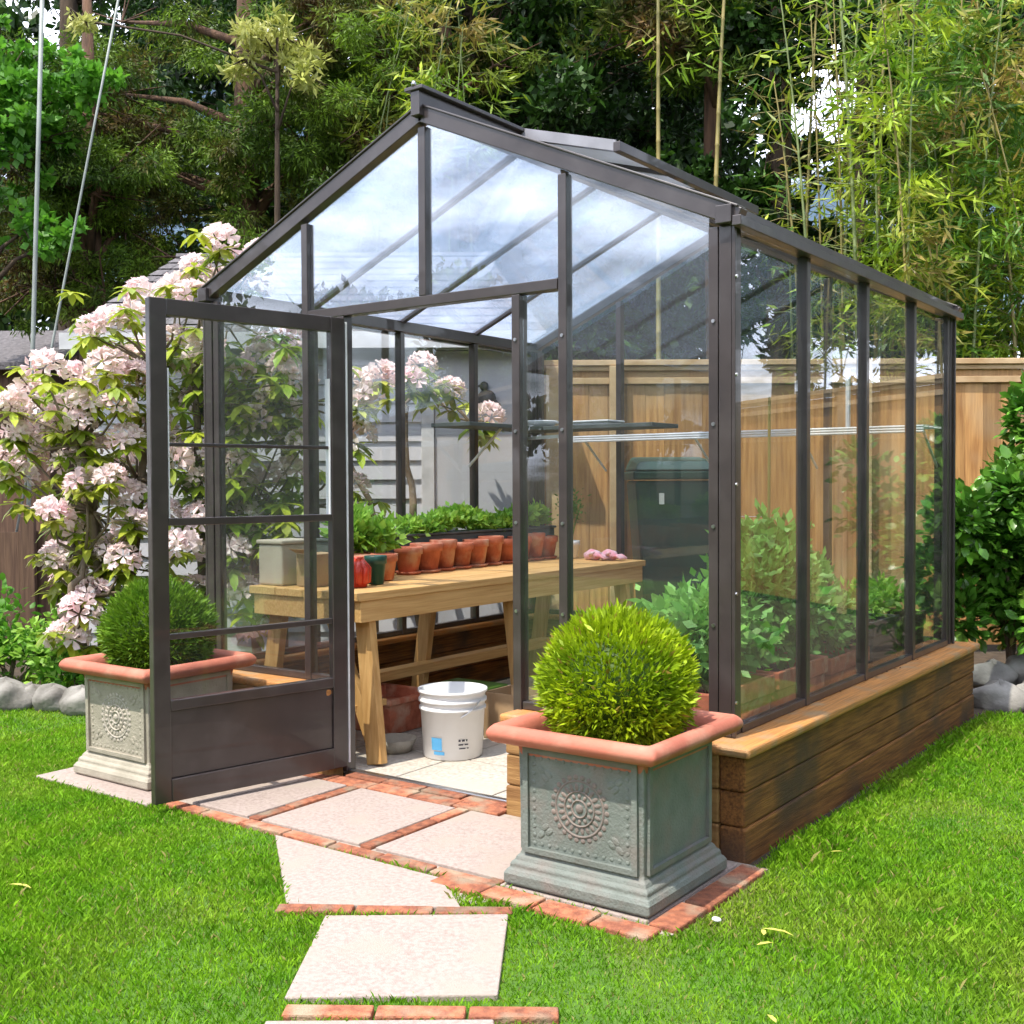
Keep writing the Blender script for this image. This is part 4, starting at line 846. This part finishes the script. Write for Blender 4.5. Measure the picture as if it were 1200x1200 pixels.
tree('cedar_tree', 'olive green cedar boughs above the greenhouse gable', 520, 12, 8, .15, rc(9,(400,640),(-30,180),(-.8,.2),(.4,.6)), 26000, .08,.009, 'cedar','bark_red', upb=0, droop=.3)
tree('pine_tree', 'tall tree with reddish brown bare trunk behind the roof vent', 846, 11.5, 9, .13, rc(8,(720,900),(-80,60),(-.4,.6),(.5,.8)), 11000, .12,.014, 'cedar','bark_red', lean=-12)
tree('dark_tree', 'dark ivy clad trunk right of the greenhouse ridge', 905, 11, 9, .14, [(905,100,0,.22,.4),(900,180,0,.24,.4),(912,250,0,.25,.35),(895,40,0,.5,.5),(860,290,0,.4,.3),(980,60,.3,.35,.3),(870,240,.2,.3,.25),(940,270,.5,.25,.3)], 15000, .09,.03, 'dark_leaf','bark')
tree('dark_tree', 'dark green tree at the top right behind the bamboo', 1080, 13.5, 9, .2, rc(15,(1020,1290),(-60,330),(-.4,1.2),(.6,.9)), 24000, .13,.028, 'dark_leaf','bark')
tree('dark_tree', 'dark leafy branches reaching across the bright sky gap', 1010, 12.8, 8, .10, [(970,40,0,.5,.3),(1030,170,0,.35,.3),(930,200,0,.25,.2),(1040,60,0,.4,.3),(950,175,0,.28,.14),(900,20,0,.4,.3),(1020,300,0,.5,.25),(930,330,0,.5,.25)], 16000, .11,.028, 'dark_leaf','bark', shell=.1)
# trees further right, outside the picture but mirrored in the side glass
for i, (px, d) in enumerate(((1480,12),(1760,11),(2050,10.5))):
    tree('dark_tree', ['leafy tree right of the picture, mirrored in the side glass','second leafy tree right of the picture, further along the fence','third leafy tree right of the picture, last along the fence'][i], px, d, 8, .2, [(px+random.uniform(-220,220), random.uniform(-60,330), random.uniform(-.5,.8), .9, .8) for _ in range(12)], 14000, .16,.035, 'dark_leaf','bark')
# far woodland that closes the view
V = []
for k in range(430):
    px = random.uniform(-160,1450); py = random.uniform(-60,480)
    if k > 280: px = random.uniform(430,940); py = random.uniform(-40,440)
    if 815 < px < 925 and 10 < py < 240: continue
    if 890 < px < 1065 and (10 < py < 330): continue
    if px < 200 and py < 200 and random.random() < .5: continue
    V.append((at(px, py, 17+random.random()*2.5), (1.0,1.0,.9)))
cs = []; rs = []
for c, r in V:
    for k in range(7): cs.append(c+rng.normal(size=3)*.4); rs.append(np.array(r)*rng.uniform(.25,.45))
o = leaves('woodland', leafcloud(cs, rs, 170000, .22, .06, .1, .5), 'dark_leaf'); tag(o, 'dark far woodland behind the garden trees', 'woodland', kind='stuff')

# ------------------------------------------------------------------ bamboo
def bamboo(px, d, hgt, bend, leafn, cm, lm, r=.014, zlo=2.0, label='', group=None, hp=None):
    b0 = gnd(px, d); t = thing('bamboo', label, 'bamboo', b0, group); b = MB()
    off_ = rt*bend; pts = []; rad = []; nn_ = int(hgt/.28)
    for i in range(nn_+1):
        s_ = i/nn_; p = b0+np.array([0,0,hgt*s_*(1-.10*abs(bend)*s_)])+off_*s_**2.4; pts.append(p); rad.append(r*(1-.7*s_**1.5))
    P2 = []; R2 = []
    for i, p in enumerate(pts):
        if i: P2 += [p-np.array([0,0,.012]), p, p+np.array([0,0,.012])]; R2 += [rad[i], rad[i]*1.22, rad[i]]
        else: P2.append(p); R2.append(rad[i])
    b.tube(P2, R2, 7)
    Bs, As = [], []
    for i in range(2, nn_+1):
        p = pts[i]
        if p[2] < zlo: continue
        for k in range(2):
            a = random.uniform(0,6.3); l_ = random.uniform(.25,.6); q = p+np.array([math.cos(a)*l_, math.sin(a)*l_, l_*random.uniform(-.1,.45)]); b.tube([p,(p+q)/2+np.array([0,0,.05]),q],[.004,.003,.0015],3,False)
            for j in range(int(leafn/(2*nn_))):
                s_ = random.uniform(.2,1.05); Bs.append(p+(q-p)*s_+rng.normal(size=3)*.05); As.append(((q-p)/l_*.6+rng.normal(size=3)*.5+np.array([0,0,-.35])))
    b.build('culm', cm, t, smooth=True)
    if Bs:
        Bs = np.array(Bs); As = np.array(As); n_ = len(Bs); As /= np.linalg.norm(As,axis=1)[:,None]; sd = np.cross(As, rng.normal(size=(n_,3))+np.array([0,0,1.])); sd /= np.linalg.norm(sd,axis=1)[:,None]
        L_ = rng.uniform(.11,.21,n_)[:,None]; W_ = rng.uniform(.009,.016,n_)[:,None]
        leaves('leaves', np.stack([Bs, Bs+As*L_*.35+sd*W_, Bs+As*L_, Bs+As*L_*.35-sd*W_],1), lm, t)
    return t
GR = 'bamboo canes behind the right fence'
for px, d, bn in ((772,10.4,.0),(832,10.3,.25)):
    bamboo(px, d, 7.5, bn, 500, 'culm', 'bamboo_leaf', .028, 4.9, 'thick tan bamboo cane %s behind the roof vent' % ('left' if px < 800 else 'right'))
seq = [(930+i*8.6+random.uniform(-4,4), 9.0+random.random()*2.2) for i in range(36)]
for i, (px, d) in enumerate(seq):
    bamboo(px, d, random.uniform(4.6,7.2), random.uniform(-.7,.6), 1300 if px > 1030 else 220, 'culm' if i%3 else 'culm_green', ('bamboo_leaf','bamboo_leaf','bamboo_green')[i%3], random.uniform(.013,.022), 2.3 if px > 1010 else 2.5, 'yellow green bamboo cane in the grove behind the right fence', GR)
for i in range(12): bamboo(1260+i*60, 9.6+random.random(), 5.5, random.uniform(-.5,.5), 500, 'culm', 'bamboo_leaf', .018, 2.2, 'bamboo cane in the stand further right along the fence', 'bamboo canes further right')
for i,(px,d,h_,bn) in enumerate(((470,10.6,6.0,.5),(430,10.8,6.2,.4),(520,10.5,5.5,.2),(400,10.6,6.5,.8),(560,10.8,6.3,-.2))):
    t = bamboo(px, d, h_, bn, 950, 'culm_green', 'bamboo_leaf', .014, 4.0, 'light green arching bamboo above the greenhouse ridge', 'arching bamboo above the greenhouse ridge')

# two long cables at the left
for (a, b_, l_) in (((51,-60),(38,425),'thicker near vertical pale pole at the far left'),((150,-60),(62,400),'thinner slanting pale pole right of the vertical one')):
    p, q = at(*a, 9.2), at(*b_, 9.2); g0 = p+(q-p)*(p[2]/(p[2]-q[2])); o = MB().tube([p,(p+q)/2,q,g0], .018 if 'thicker' in l_ else .010, 8).build('garden_pole', 'cable', None, smooth=True); tag(o, l_, 'pole')

# ------------------------------------------------------------------ fallen leaves on the lawn
for i, (x, y, s_, a) in enumerate(((.375,-.62,.055,.2),(.41,-.73,.035,1.0),(.40,-.66,.03,2.0),(-2.55,-1.25,.04,.5),(-1.60,-1.60,.05,.4),(-2.20,-1.85,.04,1.4),(.30,.10,.03,.7),(.62,-1.1,.03,2.4),(-1.2,-2.0,.025,.4))):
    v_, f_ = bigleaf(np.array([[x,y,.034]]), np.array([[math.cos(a),math.sin(a),.05]]), np.array([[0,.2,1.]]), np.array([s_*1.6]), np.array([s_*.22])); o = npmesh('fallen_leaf', v_, f_, 'yellow_leaf')
    tag(o, ['long yellow leaf lying on the grass right of the planter','pale leaf nearest the camera in the group right of the planter','pale narrow leaf just in front of the long yellow one','yellow leaf on the left lawn before the beige planter','yellow leaf on the lawn left of the path','yellow leaf on the grass at the lower left','tiny pale leaf by the timber wall','small yellow leaf on the right lawn','small yellow leaf on the grass at the bottom left'][i], 'leaf', 'fallen leaves on the lawn')
o = MB(); sph(o, (.235,-.60,.02), .012, 1.2,.8,.6); o = o.build('pebble', 'white_plastic', None, smooth=True); tag(o, 'small white pebble in the grass beside the brick edging', 'pebble')

# ------------------------------------------------------------------ house behind the camera (seen only in the glass)
hs = thing('house', 'brown grey house with a shingle gable roof behind the viewer, mirrored in the front glass', 'house', (-3.0,-12,0))
hb = MB(); hx0, hx1, hy0, hy1 = -8.6, 6.0, -17, -11.2
MB().box(hx0+.3,hx1,hy0,hy1,0,3.0).build('wall', 'house_wall', hs)
b = MB(); ym = (hy0+hy1)/2
b.add([(hx0+.0,hy1+.4,2.95),(hx1,hy1+.4,2.95),(hx1,ym,5.6),(hx0+2.6,ym,5.6),(hx1,hy0,2.95),(hx0,hy0,2.95)], [(0,1,2,3),(4,5,3,2),(5,0,3),(0,5,4,1)]); b.build('roof', 'shingle', hs)
for x in (-6.5,-3.5,-.5,2.5): MB().box(x,x+1.2,hy1+.001,hy1+.04,.9,2.3).build('window', 'window_dark', hs)
for i, (x, y, r, hh) in enumerate(((-12,-12,1.9,3.4),(-16,-9,2.2,3.8),(9,-11,2.2,4.2),(11,-5,2.2,4),(9,-.5,2.0,3.2),(9.2,3,2.1,3.4),(8.5,6.5,2.1,3.6))):  # last three trees added to hide bright sky from the door glass reflection
    t = thing('garden_tree', ['round tree left of the house behind the viewer','broad tree far left behind the viewer','tree right of the house behind the viewer','tree far right of the viewer','nearest of the trees added to screen sky along the right garden edge','middle one of the trees added to screen sky along the right garden edge','farthest of the trees added to screen sky along the right garden edge'][i], 'tree', (x,y,0))
    MB().tube([(x,y,0),(x,y,hh*.5),(x,y,hh)], [.18,.14,.08], 8).build('trunk', 'bark', t)
    cs = np.array([x,y,hh])+rng.normal(size=(22,3))*np.array([r,r,r*.6])*.5; leaves('crown', leafcloud(cs, [(r*.35,r*.35,r*.3)]*22, 9000, .22, .07), 'cedar', t)
t = thing('screen_hedge', 'clipped leafy screen added out of view left of the house, keeping sky out of the front left pane', 'screen_hedge', (-16,-9.5,0))  # added behind the viewer to block the sky mirrored in the front left pane
MB().box(-26,-8.8,-10.3,-9.5,0,3.6).build('inner_growth', 'bush_in', t)
n = 22000; V0 = np.stack([rng.uniform(-26,-8.8,n), -9.48+rng.random(n)*.12, rng.uniform(.02,3.7,n)], 1)
ax = rng.normal(size=(n,3))*.7+np.array([0,.6,.3]); ax /= np.linalg.norm(ax,axis=1)[:,None]; sd = np.cross(ax, rng.normal(size=(n,3))); sd /= np.linalg.norm(sd,axis=1)[:,None]
leaves('foliage', np.stack([V0, V0+ax*.07+sd*.04, V0+ax*.15, V0+ax*.07-sd*.04],1), 'dark_leaf', t)
t = thing('screen_hedge', 'tall clipped leafy screen added out of view on the right, keeping sky out of the door glass', 'screen_hedge', (7.2,3,0))  # added outside the view to block the sky mirrored in the door glass
MB().box(6.9,7.7,-6,10,0,2.9).build('inner_growth', 'bush_in', t)
n = 26000; V0 = np.stack([6.88-rng.random(n)*.12, rng.uniform(-6,10,n), rng.uniform(.02,2.95,n)], 1); k_ = n//5; V0[:k_,0] = rng.uniform(6.85,7.7,k_); V0[:k_,2] = 2.9+rng.random(k_)*.15
ax = rng.normal(size=(n,3))*.7+np.array([-.6,0,.3]); ax /= np.linalg.norm(ax,axis=1)[:,None]; sd = np.cross(ax, rng.normal(size=(n,3))); sd /= np.linalg.norm(sd,axis=1)[:,None]
leaves('foliage', np.stack([V0, V0+ax*.06+sd*.035, V0+ax*.13, V0+ax*.06-sd*.035],1), 'laurel_leaf', t)
print('objects', len(S.objects))
